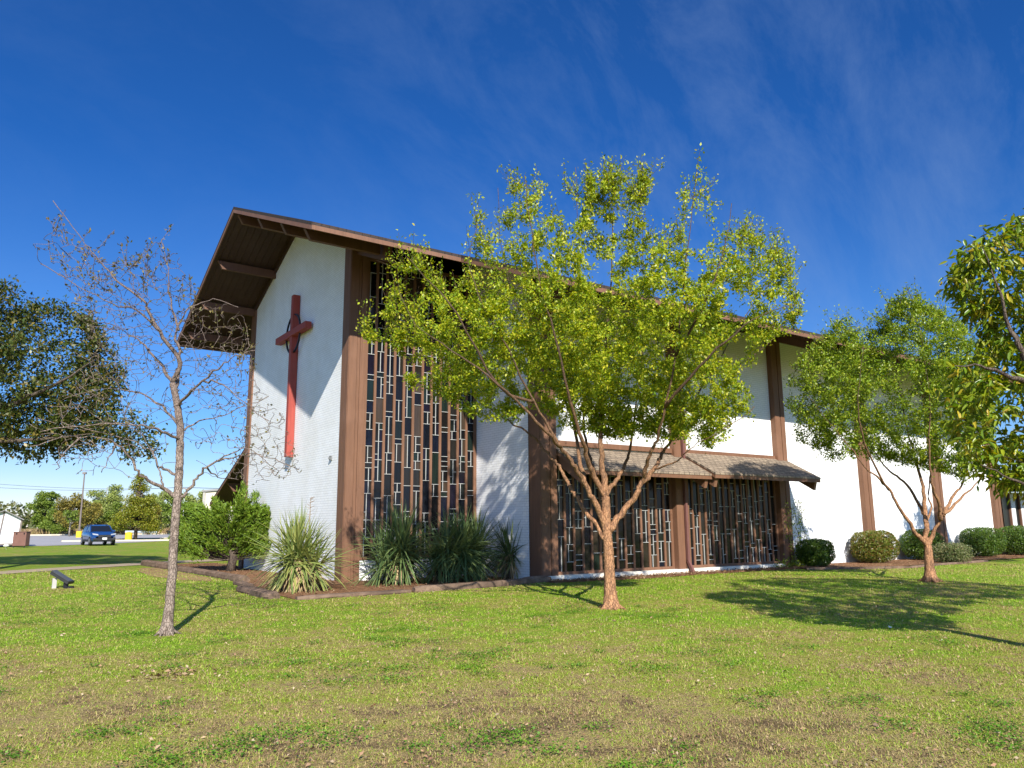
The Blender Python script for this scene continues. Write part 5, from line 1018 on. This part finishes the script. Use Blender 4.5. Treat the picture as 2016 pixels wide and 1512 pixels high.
# ------------------------------------------------------------------ turf: blades, clover, fallen leaves
BEDS = [BED_L, BED_F, BED_R]
def turf():
    rng = np.random.default_rng(101); n = 165000; u = rng.random(n); s = 4.2*(27/4.2)**u; t = rng.uniform(-.75, .75, n)*s; P = CAM+FW*s[:, None]+RT*t[:, None]
    ok = np.ones(n, bool)
    for bd in BEDS: ok &= ~inpoly(P[:, :2], bd)
    P = P[ok]; s = s[ok]; P[:, 2] = np.interp(s, KS, KZ)-.004; n = len(P); k = 3
    P = np.repeat(P, k, 0)+np.concatenate([rng.normal(0, .016, (n*k, 2)), np.zeros((n*k, 1))], 1)*(.6+np.repeat(s, k)[:, None]*.09); s = np.repeat(s, k); m = len(P)
    hgt = np.array([noise.noise(Vector((p[0]*1.3, p[1]*1.3, 0))) for p in P[::k]]); hgt = np.repeat(hgt, k)
    L = rng.uniform(.016, .042, m)*(1+.6*hgt)*(.75+s*.03); a = rng.random(m)*6.283; lean = rng.uniform(.6, 2.6, m); D = np.stack([np.cos(a)*lean, np.sin(a)*lean, np.ones(m)], 1); D /= np.linalg.norm(D, axis=1)[:, None]
    S = np.stack([-np.sin(a), np.cos(a), np.zeros(m)], 1); w = (.0016+.00042*s)[:, None]*rng.uniform(.7, 1.4, m)[:, None]
    V = np.stack([P-S*w, P+S*w, P+D*L[:, None]], 1).reshape(-1, 3); F = np.arange(m*3).reshape(-1, 3)
    tag(npmesh('grass', V, F, blade_mat()), kind='stuff')
turf()
def clover():
    rng = np.random.default_rng(55); P = []
    for _ in range(260):
        s = 4.6+rng.random()**1.5*11; t = rng.uniform(-.7, .7)*s; c = CAM+FW*s+RT*t
        if any(inpoly([c[:2]], bd)[0] for bd in BEDS) or noise.noise(Vector((c[0]*.5, c[1]*.5, 7))) < -.05: continue
        r = rng.uniform(.05, .2); k = int(40+900*r*r*8); q = np.stack([rng.normal(0, r, k), rng.normal(0, r*.8, k), np.zeros(k)], 1)+c; P.append(q)
    P = np.concatenate(P); ss = (P-CAM)@FW; n = len(P); P[:, 2] = np.interp(ss, KS, KZ)+rng.uniform(.005, .045, n); D = rng.normal(0, 1, (n, 3)); D[:, 2] *= .3; Nn = rng.normal(0, .35, (n, 3)); Nn[:, 2] += 1; sz = rng.uniform(.012, .028, n)
    tag(leaves('clover', P, D, Nn, sz, sz*.9, leaf_mat('clover_leaf', [(.06, .16, .012), (.10, .23, .016), (.15, .28, .02), (.08, .19, .014)], trans=.25), None), kind='stuff')
clover()
def litter():
    rng = np.random.default_rng(56); n = 11000; s = 4.4+rng.random(n)**1.2*15; t = rng.uniform(-.72, .72, n)*s; P = CAM+FW*s[:, None]+RT*t[:, None]
    q = at(8.7, -3.7); P[:70] = q+np.stack([rng.normal(0, .22, 70), rng.normal(0, .16, 70), np.zeros(70)], 1)
    kp = np.array([noise.noise(Vector((p[0]*.6, p[1]*.6, 3))) > rng.uniform(-.5, .3) for p in P]); kp[:70] = True; P = P[kp]; n = len(P); ss = (P-CAM)@FW; P[:, 2] = np.interp(ss, KS, KZ)+rng.uniform(.01, .035, n)
    D = rng.normal(0, 1, (n, 3)); D[:, 2] *= .35; Nn = rng.normal(0, .45, (n, 3)); Nn[:, 2] += 1; sz = rng.uniform(.014, .05, n); sz[:70] = rng.uniform(.04, .085, 70)
    tag(leaves('fallen_leaves', P, D, Nn, sz, sz*rng.uniform(.35, .6, n), leaf_mat('fallen_leaf', [(.22, .11, .06), (.32, .18, .10), (.42, .29, .17), (.28, .13, .07), (.46, .36, .23), (.14, .08, .05)], trans=.1, rough=.7), None, fold=.35), kind='stuff')
    m = 5200; P = []
    for bd in BEDS:
        A = np.array(bd); q = rng.uniform(A.min(0), A.max(0), (4000, 2)); q = q[inpoly(q, bd)]; P.append(q)
    P = np.concatenate(P); P = np.concatenate([P, (gz(P[:, 0], P[:, 1])+.02+rng.uniform(0, .03, len(P)))[:, None]], 1); n = len(P); D = rng.normal(0, 1, (n, 3)); D[:, 2] *= .3; Nn = rng.normal(0, .4, (n, 3)); Nn[:, 2] += 1; sz = rng.uniform(.03, .08, n)
    tag(leaves('bed_litter', P, D, Nn, sz, sz*.4, leaf_mat('bed_leaf', [(.20, .10, .05), (.30, .17, .09), (.14, .075, .04), (.36, .24, .13)], trans=.1, rough=.8), None, fold=.3), kind='stuff')
litter()
Q = at(11.7, 5.5, .02); b = MB(); rg = np.random.default_rng(2)
b.add([Q+np.array([rg.normal(0, .022), rg.normal(0, .022), abs(rg.normal(0, .02))]) for _ in range(9)], [(0, 1, 2), (2, 3, 4), (4, 5, 6), (6, 7, 8), (1, 4, 7), (0, 3, 8)])
tag(b.build('paper_scrap', mat('white_paper', (.8, .8, .8))), 'crumpled white paper scrap lying on the lawn', 'scrap')
